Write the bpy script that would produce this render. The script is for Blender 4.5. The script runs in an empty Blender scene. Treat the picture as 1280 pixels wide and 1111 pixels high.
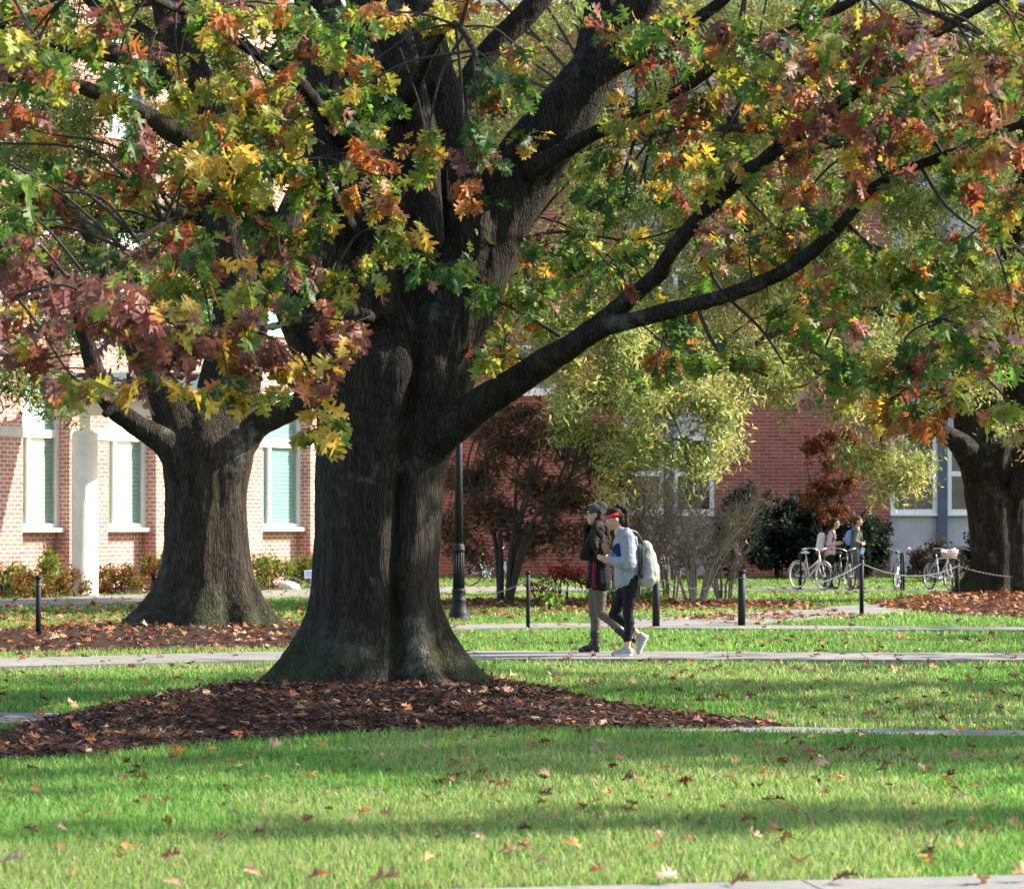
import bpy, math, random
import numpy as np
from mathutils import Vector, Matrix
R = math.radians
rng = np.random.default_rng(11); random.seed(11)
scene = bpy.context.scene
C = scene.collection
# ------------------------------------------------------------ camera
F, HY, CAMZ = 3200.0, 655.0, 1.5
cam_d = bpy.data.cameras.new('camera'); cam = bpy.data.objects.new('camera', cam_d); C.objects.link(cam)
cam.location = (0, 0, CAMZ); cam.rotation_euler = (R(90), 0, 0)
cam_d.sensor_width = 36; cam_d.lens = 36*F/1280; cam_d.shift_y = (HY-555.5)/1280
cam_d.clip_start = .5; cam_d.clip_end = 1000
cam_d.dof.use_dof = True; cam_d.dof.focus_distance = 25.0; cam_d.dof.aperture_fstop = 5.0
scene.camera = cam
# ------------------------------------------------------------ sky and sun
SUN_AZ, SUN_EL = 80, 33          # azimuth clockwise from the view direction
w = bpy.data.worlds.new('World'); scene.world = w; w.use_nodes = True
nt = w.node_tree
sky = nt.nodes.new('ShaderNodeTexSky'); sky.sky_type = 'NISHITA'; sky.sun_disc = False
sky.sun_elevation = R(SUN_EL); sky.sun_rotation = R(SUN_AZ)
nt.links.new(sky.outputs[0], nt.nodes['Background'].inputs[0]); nt.nodes['Background'].inputs[1].default_value = .15
sd = bpy.data.lights.new('sun', 'SUN'); sun = bpy.data.objects.new('sun', sd); C.objects.link(sun)
sd.energy = 5.0; sd.angle = R(.5); sd.color = (1, .93, .82)
tosun = Vector((math.cos(R(SUN_EL))*math.sin(R(SUN_AZ)), math.cos(R(SUN_EL))*math.cos(R(SUN_AZ)), math.sin(R(SUN_EL))))
sun.rotation_euler = tosun.to_track_quat('Z', 'Y').to_euler(); sun.location = (30, 0, 30)
scene.view_settings.view_transform = 'Standard'; scene.view_settings.look = 'None'
scene.view_settings.exposure = 1.5; scene.view_settings.gamma = 1
scene.render.engine = 'CYCLES'
scene.cycles.use_denoising = True
scene.cycles.max_bounces = 6; scene.cycles.diffuse_bounces = 3; scene.cycles.glossy_bounces = 2
scene.cycles.transmission_bounces = 5; scene.cycles.transparent_max_bounces = 8
scene.cycles.caustics_reflective = False; scene.cycles.caustics_refractive = False

# ------------------------------------------------------------ helpers
def at(px, py, Y):                # photograph pixel at a given distance -> point in the place
    return Vector(((px-640)*Y/F, Y, CAMZ-(py-HY)*Y/F))
def gx(px, Y): return (px-640)*Y/F
def s2l(c): return tuple(((v/255)/12.92 if v/255 <= .04045 else ((v/255+.055)/1.055)**2.4) for v in c)
def tag(o, label=None, cat=None, group=None, kind=None):
    if label: o['label'] = label
    if cat: o['category'] = cat
    if group: o['group'] = group
    if kind: o['kind'] = kind
    return o
WORLD = set()                     # things whose parts are modelled in world coordinates
def empty(name, loc=(0,0,0), rz=0, parent=None, world=False):
    o = bpy.data.objects.new(name, None); C.objects.link(o); o.location = loc; o.rotation_euler = (0,0,rz)
    o.empty_display_size = .2
    if parent: o.parent = parent
    if world: WORLD.add(o.name)
    return o
def link(name, me, mat, parent=None):
    o = bpy.data.objects.new(name, me); C.objects.link(o)
    if mat is not None:
        me.materials.clear(); me.materials.append(mat)
    if parent:
        o.parent = parent
        if parent.name in WORLD: o.matrix_parent_inverse = Matrix.Translation(-parent.location)
    return o
def amesh(name, V, Q, mat, parent=None, col=None, smooth=False, uv=None):
    """mesh from numpy arrays: V (n,3), Q (m,k) faces, col (n,3) point colours"""
    me = bpy.data.meshes.new(name)
    V = np.asarray(V, np.float32); Q = np.asarray(Q, np.int32); m, k = Q.shape
    me.vertices.add(len(V)); me.vertices.foreach_set('co', V.ravel())
    me.loops.add(m*k); me.loops.foreach_set('vertex_index', Q.ravel())
    me.polygons.add(m); me.polygons.foreach_set('loop_start', np.arange(m, dtype=np.int32)*k)
    me.polygons.foreach_set('use_smooth', np.full(m, smooth, bool))
    me.update(calc_edges=True)
    if col is not None:
        a = me.color_attributes.new('tint', 'FLOAT_COLOR', 'POINT')
        a.data.foreach_set('color', np.hstack([col, np.ones((len(col),1))]).astype(np.float32).ravel())
    return link(name, me, mat, parent)
class MB:
    """collects closed shapes, builds ONE mesh object"""
    def __init__(s): s.v = []; s.f = []
    def add(s, v, f):
        n = len(s.v); s.v += [tuple(p) for p in v]; s.f += [tuple(i+n for i in q) for q in f]; return s
    def box(s, x0, x1, y0, y1, z0, z1):
        return s.add([(x0,y0,z0),(x1,y0,z0),(x1,y1,z0),(x0,y1,z0),(x0,y0,z1),(x1,y0,z1),(x1,y1,z1),(x0,y1,z1)],
            [(0,3,2,1),(4,5,6,7),(0,1,5,4),(1,2,6,5),(2,3,7,6),(3,0,4,7)])
    def tube(s, pts, rads, n=8, caps=True):
        pts = [Vector(p) for p in pts]
        if not hasattr(rads, '__len__'): rads = [rads]*len(pts)
        base = len(s.v); prev = None; N = len(pts)
        for i, p in enumerate(pts):
            t = (pts[min(i+1,N-1)]-pts[max(i-1,0)])
            if t.length < 1e-9: t = Vector((0,0,1))
            t.normalize()
            if prev is None:
                a = t.cross(Vector((0,0,1)) if abs(t.z) < .9 else Vector((1,0,0))).normalized()
            else:
                a = (prev - t*prev.dot(t)).normalized()
            prev = a; b = t.cross(a)
            for k in range(n):
                an = 2*math.pi*k/n
                s.v.append(tuple(p + (a*math.cos(an)+b*math.sin(an))*rads[i]))
        for i in range(N-1):
            for k in range(n):
                k2 = (k+1) % n; q = base+i*n; q2 = q+n
                s.f.append((q+k, q+k2, q2+k2, q2+k))
        if caps:
            s.f.append(tuple(base+k for k in reversed(range(n)))); s.f.append(tuple(base+(N-1)*n+k for k in range(n)))
        return s
    def lathe(s, prof, cx=0, cy=0, n=16):
        base = len(s.v)
        for r, z in prof:
            for k in range(n):
                an = 2*math.pi*k/n; s.v.append((cx+r*math.cos(an), cy+r*math.sin(an), z))
        for i in range(len(prof)-1):
            for k in range(n):
                k2 = (k+1) % n; q = base+i*n; q2 = q+n
                s.f.append((q+k, q+k2, q2+k2, q2+k))
        s.f.append(tuple(base+k for k in reversed(range(n)))); s.f.append(tuple(base+(len(prof)-1)*n+k for k in range(n)))
        return s
    def ring(s, c, R_, r, axis='y', n=32, m=8):
        base = len(s.v); c = Vector(c)
        for i in range(n):
            a = 2*math.pi*i/n
            for k in range(m):
                b = 2*math.pi*k/m; rr = R_+r*math.cos(b); o = r*math.sin(b)
                p = {'y': (rr*math.cos(a), o, rr*math.sin(a)), 'z': (rr*math.cos(a), rr*math.sin(a), o), 'x': (o, rr*math.cos(a), rr*math.sin(a))}[axis]
                s.v.append(tuple(c+Vector(p)))
        for i in range(n):
            for k in range(m):
                i2 = (i+1)%n; k2 = (k+1)%m
                s.f.append((base+i*m+k, base+i2*m+k, base+i2*m+k2, base+i*m+k2))
        return s
    def ell(s, c, r, rot=None, n=14, m=9):
        V = []; Fc = []
        for j in range(m+1):
            th = math.pi*j/m
            for i in range(n):
                ph = 2*math.pi*i/n
                p = Vector((r[0]*math.sin(th)*math.cos(ph), r[1]*math.sin(th)*math.sin(ph), r[2]*math.cos(th)))
                if rot is not None: p = rot @ p
                V.append(tuple(Vector(c)+p))
        for j in range(m):
            for i in range(n):
                i2 = (i+1)%n
                if j == 0: Fc.append((i, n+i, n+i2))
                elif j == m-1: Fc.append((j*n+i, (j+1)*n, j*n+i2))
                else: Fc.append((j*n+i, (j+1)*n+i, (j+1)*n+i2, j*n+i2))
        # top and bottom rings reuse the first vertex of the pole
        Fc2 = []
        for q in Fc:
            q = tuple(0 if v < n else (m*n if v >= m*n else v) for v in q)
            Fc2.append(q)
        return s.add(V, Fc2)
    def cap(s, p0, p1, r0, r1, n=12):
        """round cone"""
        p0 = Vector(p0); p1 = Vector(p1)
        t = (p1-p0); L = t.length; t = t.normalized() if L > 1e-6 else Vector((0,0,1))
        pts = []; rr = []
        for a in (-80,-60,-35,-10): pts.append(p0+t*r0*math.sin(R(a))); rr.append(r0*math.cos(R(a)))
        for a in (10,35,60,80): pts.append(p1+t*r1*math.sin(R(a))); rr.append(r1*math.cos(R(a)))
        return s.tube(pts, rr, n)
    def build(s, name, mat, parent=None, smooth=False, bevel=0):
        me = bpy.data.meshes.new(name); me.from_pydata(s.v, [], s.f)
        me.polygons.foreach_set('use_smooth', [smooth]*len(me.polygons)); me.update()
        o = link(name, me, mat, parent)
        if bevel:
            b = o.modifiers.new('b', 'BEVEL'); b.width = bevel; b.segments = 2; b.limit_method = 'ANGLE'
        return o
    def blob(s, name, mat, parent=None, voxel=.01, smooth=4, deform=None):
        """union of all shapes into one continuous surface"""
        me = bpy.data.meshes.new(name+'_src'); me.from_pydata(s.v, [], s.f); me.update()
        o = bpy.data.objects.new('tmp', me); C.objects.link(o)
        m = o.modifiers.new('r', 'REMESH'); m.mode = 'VOXEL'; m.voxel_size = voxel; m.use_smooth_shade = True
        if smooth:
            q = o.modifiers.new('s', 'SMOOTH'); q.factor = .5; q.iterations = smooth
        dg = bpy.context.evaluated_depsgraph_get()
        me2 = bpy.data.meshes.new_from_object(o.evaluated_get(dg)); me2.name = name
        bpy.data.objects.remove(o); bpy.data.meshes.remove(me)
        if deform is not None:
            n = len(me2.vertices); co = np.empty(n*3, np.float32); me2.vertices.foreach_get('co', co); co = co.reshape(-1,3)
            no = np.empty(n*3, np.float32); me2.vertices.foreach_get('normal', no); no = no.reshape(-1,3)
            me2.vertices.foreach_set('co', deform(co, no).astype(np.float32).ravel()); me2.update()
        me2.polygons.foreach_set('use_smooth', [True]*len(me2.polygons))
        return link(name, me2, mat, parent)
def spline(pts, n=8):
    """Catmull-Rom through points (tuples of any length)"""
    P = np.array(pts, float); out = []
    for i in range(len(P)-1):
        p0 = P[max(i-1,0)]; p1 = P[i]; p2 = P[i+1]; p3 = P[min(i+2,len(P)-1)]
        for k in range(n):
            t = k/n
            out.append(.5*((2*p1)+(-p0+p2)*t+(2*p0-5*p1+4*p2-p3)*t*t+(-p0+3*p1-3*p2+p3)*t**3))
    out.append(P[-1]); return np.array(out)

# value noise for geometry
_tab = np.random.default_rng(5).random((64,64,64)).astype(np.float32)
def vnoise(p):
    p = np.asarray(p, float); i = np.floor(p).astype(int); f = p-i; f = f*f*(3-2*f)
    def g(a,b,c): return _tab[(i[:,0]+a)&63, (i[:,1]+b)&63, (i[:,2]+c)&63]
    x,y,z = f[:,0],f[:,1],f[:,2]
    return ((g(0,0,0)*(1-x)+g(1,0,0)*x)*(1-y)+(g(0,1,0)*(1-x)+g(1,1,0)*x)*y)*(1-z)+((g(0,0,1)*(1-x)+g(1,0,1)*x)*(1-y)+(g(0,1,1)*(1-x)+g(1,1,1)*x)*y)*z
def fnoise(p, o=3):
    s_ = 0; a = 1; t = 0
    for k in range(o): s_ = s_+a*vnoise(np.asarray(p)*2**k+k*7.3); t += a; a *= .5
    return s_/t

# ------------------------------------------------------------ materials
class NT:
    def __init__(s, name):
        s.m = bpy.data.materials.new(name); s.m.use_nodes = True; s.t = s.m.node_tree; s.b = s.t.nodes['Principled BSDF']; s.out = s.t.nodes['Material Output']
    def n(s, kind, **kw):
        nd = s.t.nodes.new('ShaderNode'+kind)
        for k, v in kw.items():
            if k.startswith('i_'): nd.inputs[k[2:].replace('_',' ')].default_value = v
            else: setattr(nd, k, v)
        return nd
    def l(s, a, b): s.t.links.new(a, b)
    def ramp(s, src, stops):
        r = s.n('ValToRGB'); e = r.color_ramp.elements
        while len(e) < len(stops): e.new(.5)
        for q, (p, c) in zip(e, stops): q.position = p; q.color = (*c, 1) if len(c) == 3 else c
        s.l(src, r.inputs[0]); return r.outputs[0]
    def coords(s, scale=(1,1,1), kind='Object'):
        tc = s.n('TexCoord'); mp = s.n('Mapping'); mp.inputs['Scale'].default_value = scale
        s.l(tc.outputs[kind], mp.inputs[0]); return mp.outputs[0]
    def noise(s, vec, scale, detail=4, rough=.55, out='Fac'):
        nd = s.n('TexNoise'); nd.inputs['Scale'].default_value = scale; nd.inputs['Detail'].default_value = detail; nd.inputs['Roughness'].default_value = rough
        s.l(vec, nd.inputs['Vector']); return nd.outputs[out]
    def mix(s, fac, a, b, mode='MIX'):
        nd = s.n('MixRGB', blend_type=mode)
        for i, v in ((0,fac),(1,a),(2,b)):
            if isinstance(v, (int,float)): nd.inputs[i].default_value = v
            elif isinstance(v, tuple): nd.inputs[i].default_value = (*v,1) if len(v)==3 else v
            else: s.l(v, nd.inputs[i])
        return nd.outputs[0]
    def bump(s, h, strength=.5, dist=.01, normal=None):
        nd = s.n('Bump'); nd.inputs['Strength'].default_value = strength; nd.inputs['Distance'].default_value = dist
        s.l(h, nd.inputs['Height'])
        if normal is not None: s.l(normal, nd.inputs['Normal'])
        s.l(nd.outputs[0], s.b.inputs['Normal']); return nd.outputs[0]
    def base(s, c, rough=.7, spec=.3):
        if isinstance(c, tuple): s.b.inputs['Base Color'].default_value = (*c,1)
        else: s.l(c, s.b.inputs['Base Color'])
        s.b.inputs['Roughness'].default_value = rough; s.b.inputs['Specular IOR Level'].default_value = spec
        return s.m
def simple(name, c, rough=.6, spec=.3, metal=0, var=.25, scale=8, bump=0, bscale=200, bdist=.002):
    """a plain coloured surface with mild mottling and fine relief"""
    t = NT(name); v = t.coords(); c = tuple(c)
    f = t.noise(v, scale, 5)
    col = t.ramp(f, [(.3, tuple(x*(1-var) for x in c)), (.7, tuple(min(1,x*(1+var)) for x in c))])
    t.base(col, rough, spec); t.b.inputs['Metallic'].default_value = metal
    if bump: t.bump(t.noise(v, bscale, 3), bump, bdist)
    return t.m
def leafmat(name, trans=.45, rough=.42, spec=.5, gain=1.3, blue=.7):
    t = NT(name); a = t.n('Attribute', attribute_name='tint'); v = t.coords()
    f = t.noise(v, 28, 3)
    dull = t.mix(1, a.outputs['Color'], (.62,.55,.5), 'MULTIPLY')
    c = t.mix(t.ramp(f, [(.42,(0,0,0)),(.66,(1,1,1))]), a.outputs['Color'], dull)
    t.base(c, rough, spec)
    tr = t.n('BsdfTranslucent'); mul = t.mix(1, c, (gain,gain*1.03,gain*blue), 'MULTIPLY'); t.l(mul, tr.inputs[0])
    mx = t.n('MixShader'); mx.inputs[0].default_value = trans
    t.l(t.b.outputs[0], mx.inputs[1]); t.l(tr.outputs[0], mx.inputs[2]); t.l(mx.outputs[0], t.out.inputs[0])
    return t.m
M = {}
M['oak_leaf'] = leafmat('oak_leaf', .48, .5, .35, 1.4, .85)
M['shrub_leaf'] = leafmat('shrub_leaf', .3, .6, .2, 1.2)
M['small_leaf'] = leafmat('small_leaf', .5, .38, .5, 1.5, .98)
M['grass'] = leafmat('grass_blade', .5, .5, .35, 1.6, .85)
M['litter'] = leafmat('leaf_litter', .1, .6, .3)
def barkmat(name, c0, c1, moss=.0, fine=1.0):
    t = NT(name); v = t.coords((1,1,.11)); v1 = t.coords()
    wob = t.noise(v1, 2.2, 3, out='Color')
    vv = t.mix(.11, v, wob, 'ADD')
    vo = t.n('TexVoronoi', feature='DISTANCE_TO_EDGE'); vo.inputs['Scale'].default_value = 19*fine; t.l(vv, vo.inputs['Vector'])
    vo2 = t.n('TexVoronoi', feature='DISTANCE_TO_EDGE'); vo2.inputs['Scale'].default_value = 43*fine; t.l(vv, vo2.inputs['Vector'])
    edge = t.ramp(vo.outputs['Distance'], [(0,(0,0,0)),(.22,(1,1,1))])
    edge2 = t.ramp(vo2.outputs['Distance'], [(0,(0,0,0)),(.3,(1,1,1))])
    n1 = t.noise(vv, 9, 6, .65); n2 = t.noise(v1, 1.3, 4)
    col = t.ramp(n1, [(.3,c0),(.62,c1),(.8,tuple(min(1,x*1.5) for x in c1))])
    col = t.mix(edge, t.mix(1, col, (.42,.4,.38), 'MULTIPLY'), col)
    lich = t.ramp(t.noise(v1, 3.1, 7, .7), [(.54,(0,0,0)),(.70,(1,1,1))])
    lm = t.mix(1, lich, t.ramp(n2, [(.45,(0,0,0)),(.6,(.75,.75,.75))]), 'MULTIPLY')
    col = t.mix(lm, col, (.17,.17,.14))
    if moss:
        sx = t.n('SeparateXYZ'); t.l(v1, sx.inputs[0])
        mz = t.ramp(sx.outputs[2], [(.0,(1,1,1)),(.75,(0,0,0))])
        mm = t.mix(1, mz, t.ramp(t.noise(v1, 2.4, 5), [(.42,(0,0,0)),(.62,(moss,moss,moss))]), 'MULTIPLY')
        col = t.mix(mm, col, (.05,.075,.02))
    t.base(col, .9, .15)
    h = t.mix(.35, edge, edge2); h = t.mix(.35, h, n1)
    t.bump(h, 1.0, .035/fine)
    return t.m
M['bark'] = barkmat('oak_bark', (.017,.0135,.0105), (.046,.038,.029), moss=.7, fine=1.7)
M['bark2'] = barkmat('grey_bark', (.018,.014,.010), (.056,.044,.031), moss=.6, fine=1.3)
M['twig'] = simple('twig_bark', (.045,.036,.03), .85, .15, var=.4, scale=20, bump=.6, bscale=60, bdist=.004)
M['pale_twig'] = simple('pale_twig_bark', (.22,.18,.14), .8, .2, var=.4, scale=20)
M['black_metal'] = simple('black_painted_metal', (.008,.008,.011), .6, .3, var=.3, scale=12, bump=.3, bscale=90, bdist=.001)
M['black_wood'] = simple('black_painted_wood', (.012,.011,.011), .65, .3, var=.5, scale=14, bump=.5, bscale=40, bdist=.003)
M['chain'] = simple('galvanised_chain', (.16,.16,.16), .6, .4, .3)
M['white_paint'] = simple('white_paint', (.84,.83,.80), .5, .4, var=.06, scale=3)
M['cream'] = simple('cream_render', (.78,.71,.58), .75, .25, var=.12, scale=2.5, bump=.3, bscale=60)
M['stone'] = simple('pale_stone', (.6,.56,.5), .75, .25, var=.1, scale=2.5, bump=.3, bscale=60)
M['stucco'] = simple('grey_stucco', (.5,.46,.47), .85, .2, var=.12, scale=2, bump=.4, bscale=50)
M['steel_blue'] = simple('blue_grey_steel', (.085,.10,.14), .5, .4, var=.15, scale=3)
def brickmat(name, c1, c2, mortar, bw, bh, ms=.008):
    t = NT(name); tc = t.n('TexCoord'); sx = t.n('SeparateXYZ'); t.l(tc.outputs['Object'], sx.inputs[0])
    ad = t.n('Math', operation='ADD'); t.l(sx.outputs[0], ad.inputs[0]); t.l(sx.outputs[1], ad.inputs[1])
    cb = t.n('CombineXYZ'); t.l(ad.outputs[0], cb.inputs[0]); t.l(sx.outputs[2], cb.inputs[1])
    b = t.n('TexBrick'); b.offset = .5
    for k, v in (('Scale',1.0),('Mortar Size',ms),('Mortar Smooth',.15),('Bias',-.1),('Brick Width',bw),('Row Height',bh)): b.inputs[k].default_value = v
    b.inputs['Color1'].default_value = (*c1,1); b.inputs['Color2'].default_value = (*c2,1); b.inputs['Mortar'].default_value = (*mortar,1)
    t.l(cb.outputs[0], b.inputs['Vector'])
    n1 = t.noise(tc.outputs['Object'], 1.2, 5); n2 = t.noise(tc.outputs['Object'], 30, 4)
    c = t.mix(.9, b.outputs['Color'], t.ramp(n1, [(.3,(.75,.73,.72)),(.7,(1.15,1.12,1.1))]), 'MULTIPLY')
    c = t.mix(.6, c, t.ramp(n2, [(.3,(.8,.8,.8)),(.7,(1.15,1.15,1.15))]), 'MULTIPLY')
    t.base(c, .85, .2)
    inv = t.n('Math', operation='SUBTRACT'); inv.inputs[0].default_value = 1; t.l(b.outputs['Fac'], inv.inputs[1])
    t.bump(t.mix(.15, inv.outputs[0], n2), .7, .008)
    return t.m
M['brick_a'] = brickmat('orange_brick', (.50,.24,.18), (.41,.17,.125), (.74,.67,.61), .215, .093, .011)
M['brick_b'] = brickmat('red_brick', (.36,.10,.075), (.25,.065,.055), (.36,.27,.24), .42, .105, .012)
def concrete(name, c, joint=1.5):
    t = NT(name); v = t.coords()
    n1 = t.noise(v, .9, 6, .6); n2 = t.noise(v, 45, 4); n3 = t.noise(v, 6, 4)
    col = t.ramp(n1, [(.3,tuple(x*.78 for x in c)),(.7,tuple(x*1.12 for x in c))])
    col = t.mix(.7, col, t.ramp(n2, [(.3,(.75,.75,.75)),(.7,(1.2,1.2,1.2))]), 'MULTIPLY')
    col = t.mix(t.ramp(n3, [(.58,(0,0,0)),(.72,(.5,.5,.5))]), col, tuple(x*.5 for x in c))
    t.base(col, .85, .2); t.bump(n2, .4, .004); return t.m
M['concrete'] = concrete('pavement_concrete', (.25,.232,.21))
M['curtain'] = simple('pale_blind', (.42,.52,.50), .7, .2, var=.1)
M['dark_blind'] = simple('grey_blind', (.07,.07,.075), .6, .3, var=.2)
def glassmat(name, tint, mixf=.35):
    t = NT(name); t.t.nodes.remove(t.b)
    tr = t.n('BsdfTransparent'); tr.inputs[0].default_value = (*tint,1)
    gl = t.n('BsdfGlossy'); gl.inputs['Roughness'].default_value = .03
    v = t.coords(); bp = t.n('Bump'); bp.inputs['Strength'].default_value = .15; bp.inputs['Distance'].default_value = .02
    t.l(t.noise(v, 1.6, 2), bp.inputs['Height']); t.l(bp.outputs[0], gl.inputs['Normal'])
    lw = t.n('LayerWeight'); pw = t.n('Math', operation='POWER'); t.l(lw.outputs['Facing'], pw.inputs[0]); pw.inputs[1].default_value = 4
    ma = t.n('Math', operation='MULTIPLY_ADD'); t.l(pw.outputs[0], ma.inputs[0]); ma.inputs[1].default_value = .6; ma.inputs[2].default_value = .05
    mx = t.n('MixShader'); t.l(ma.outputs[0], mx.inputs[0]); t.l(tr.outputs[0], mx.inputs[1]); t.l(gl.outputs[0], mx.inputs[2])
    t.l(mx.outputs[0], t.out.inputs[0]); return t.m
M['glass'] = glassmat('teal_glass', (.88,.95,.935))
M['glass_b'] = glassmat('grey_glass', (.75,.8,.82))
M['mulch'] = None
def groundmat():
    t = NT('soil_and_turf'); v = t.coords()
    n1 = t.noise(v, .35, 5); n2 = t.noise(v, 9, 6, .7); n3 = t.noise(v, 70, 3)
    c = t.ramp(n2, [(.3,(.05,.085,.02)),(.5,(.075,.12,.03)),(.68,(.12,.13,.05))])
    c = t.mix(t.ramp(n1, [(.5,(0,0,0)),(.75,(.4,.4,.4))]), c, (.14,.12,.06))
    c = t.mix(.7, c, t.ramp(n3, [(.25,(.5,.5,.5)),(.75,(1.3,1.3,1.3))]), 'MULTIPLY')
    t.base(c, .95, .1); t.bump(n3, .8, .02); return t.m
M['ground'] = groundmat()
def mulchmat():
    t = NT('dark_mulch'); v = t.coords(); n2 = t.noise(v, 22, 6, .7); n1 = t.noise(v, 1.2, 4)
    c = t.ramp(n2, [(.3,(.022,.014,.011)),(.55,(.055,.035,.028)),(.75,(.11,.07,.05))])
    t.base(c, .95, .1); t.bump(n2, 1, .03); return t.m
M['mulch'] = mulchmat()
# ------------------------------------------------------------ leaves
def leaf_outline():
    # right half of a lobed red-oak leaf: (half width, height) from stalk to tip
    return [(.010,0),(.012,.16),(.09,.20),(.15,.20),(.08,.29),(.10,.34),(.29,.40),(.34,.50),(.24,.47),(.09,.48),(.11,.56),(.33,.66),(.34,.78),(.22,.72),(.09,.69),(.10,.76),(.17,.90),(.07,.87),(.005,1.0)]
def leaf_tmpl(droop, fold, twist, seed):
    r = np.random.default_rng(seed); O = leaf_outline(); V = []; Q = []
    n = len(O)
    ym = np.array([y for _, y in O]); ymid = np.maximum.accumulate(ym*.96); ymid = np.linspace(0,1,n)*.25+ymid*.75
    def pos(x, y):
        z = -droop*y*y + fold*abs(x) + twist*x*y + .05*math.sin(7*y+seed)*abs(x)*4
        return (x, y, z)
    for i in range(n): V.append(pos(0, ymid[i]))
    for sgn in (1,-1):
        b = len(V); jit = 1+.16*r.standard_normal(n); off = .02*r.standard_normal(n)
        for i,(x,y) in enumerate(O): V.append(pos(sgn*x*jit[i], y+(off[i] if 1<i<n-1 else 0)))
        for i in range(n-1):
            q = (i, b+i, b+i+1, i+1); Q.append(q if sgn > 0 else q[::-1])
    return np.array(V), np.array(Q)
OAK = [leaf_tmpl(d, f, t, s) for d,f,t,s in ((.15,.25,.1,1),(.35,.4,-.2,2),(.05,.15,.3,3),(.5,.55,.15,4),(.25,-.2,-.3,5))]
def small_tmpl(wd, droop):
    V = [(0,0,0),(wd*.8,.35,wd*.3),(0,.5,-droop*.25),(-wd*.8,.35,wd*.3),(wd*.55,.75,wd*.2-droop*.5),(0,1,-droop),(-wd*.55,.75,wd*.2-droop*.5)]
    return np.array(V), np.array([(0,1,4,2),(0,2,6,3),(2,4,5,5),(2,5,5,6)])
def small_tmpl2(wd, droop):
    V = [(0,0,0),(wd,.45,wd*.3-droop*.2),(0,1,-droop),(-wd,.5,wd*.3-droop*.2)]
    return np.array(V), np.array([(0,1,2,3)])
WILLOW = [small_tmpl2(.12,.15), small_tmpl2(.15,.35), small_tmpl2(.11,-.1)]
ROUND = [small_tmpl2(.26,.15), small_tmpl2(.3,.35), small_tmpl2(.22,-.1)]
MAPLE = [(np.array([(0,0,0),(.42,.25,.05),(.12,.42,0),(.3,.85,-.15),(0,.6,0),(0,1.05,-.2),(-.3,.85,-.15),(-.12,.42,0),(-.42,.25,.05)]),
          np.array([(0,1,2,7),(0,2,7,8),(2,3,4,7),(4,5,6,7)]))]
def unit(a): return a/np.maximum(np.linalg.norm(a, axis=-1, keepdims=True), 1e-9)
def place(tmpls, pos, axis, normal, size, col):
    """copies leaf templates to pos with leaf axis/normal; returns arrays"""
    N = len(pos); y = unit(axis); x = unit(np.cross(y, normal)); z = np.cross(x, y)
    pick = rng.integers(0, len(tmpls), N); Vs = []; Qs = []; Cs = []; base = 0
    for k, (tv, tq) in enumerate(tmpls):
        I = np.where(pick == k)[0]
        if not len(I): continue
        sz = size[I][:,None,None]
        v = (tv[None,:,0:1]*x[I][:,None,:] + tv[None,:,1:2]*y[I][:,None,:] + tv[None,:,2:3]*z[I][:,None,:])*sz + pos[I][:,None,:]
        n = len(tv); Vs.append(v.reshape(-1,3))
        Qs.append((tq[None]+(np.arange(len(I))*n)[:,None,None]+base).reshape(-1, tq.shape[1]))
        Cs.append(np.repeat(col[I], n, axis=0)); base += len(I)*n
    return np.vstack(Vs), np.vstack(Qs), np.vstack(Cs)
def sp(*cols): return np.array([s2l(c) for c in cols])
OAKC = sp((70,102,46),(104,132,54),(152,154,66),(194,164,70),(180,116,64),(140,80,60),(132,86,80),(196,156,140))
PAL = {'pur': [.03,.06,.12,.14,.06,.12,.39,.08], 'yel': [.08,.17,.27,.25,.12,.07,.02,.02], 'grn': [.27,.32,.2,.10,.05,.04,.01,.01],
       'red': [.11,.15,.16,.15,.13,.14,.13,.03], 'mix': [.17,.2,.17,.14,.12,.12,.06,.02]}
WC = sp((98,118,66),(138,148,82),(172,174,106),(192,168,90),(112,126,80),(160,124,74))
WP = [.26,.3,.24,.08,.1,.02]
def jitcol(c, a=.16):
    return np.clip(c*(1+a*rng.standard_normal((len(c),1)))*(1+.06*rng.standard_normal((len(c),3))), .004, .9)
def ellpts(n, c, r):
    d = unit(rng.standard_normal((n,3)))*(rng.random((n,1))**(1/2.4)); return np.array(c)+d*np.array(r)
def seg_near(P, pts):
    d = np.linalg.norm(pts-np.array(P), axis=1); i = int(d.argmin()); return pts[i], d[i]
def clusters_oak(tips, dirs, pal, nl=(6,11), size=.155):
    """leaf whorls at twig tips"""
    pos=[];ax=[];no=[];sz=[];co=[]
    pw = np.array(PAL[pal]); pw = pw/pw.sum(); bough_main = rng.choice(8, p=pw)
    for p, g in zip(tips, dirs):
        n = rng.integers(*nl); main = bough_main if rng.random() < .5 else rng.choice(8, p=pw)
        a = unit(g*.55+unit(rng.standard_normal((n,3)))*.75+np.array((0,0,-.85)))
        pos.append(p-g*rng.random((n,1))*.22+rng.standard_normal((n,3))*.015); ax.append(a)
        no.append(unit(np.array((.1,-.5,.75))+rng.standard_normal((n,3))*.55))
        sz.append(size*np.clip(1+.2*rng.standard_normal(n),.55,1.45))
        k = np.where(rng.random(n) < .70, main, rng.choice(8, n, p=pw)); co.append(OAKC[k])
    return [np.concatenate(q) for q in (pos,ax,no,sz)]+[jitcol(np.concatenate(co))]
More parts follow.
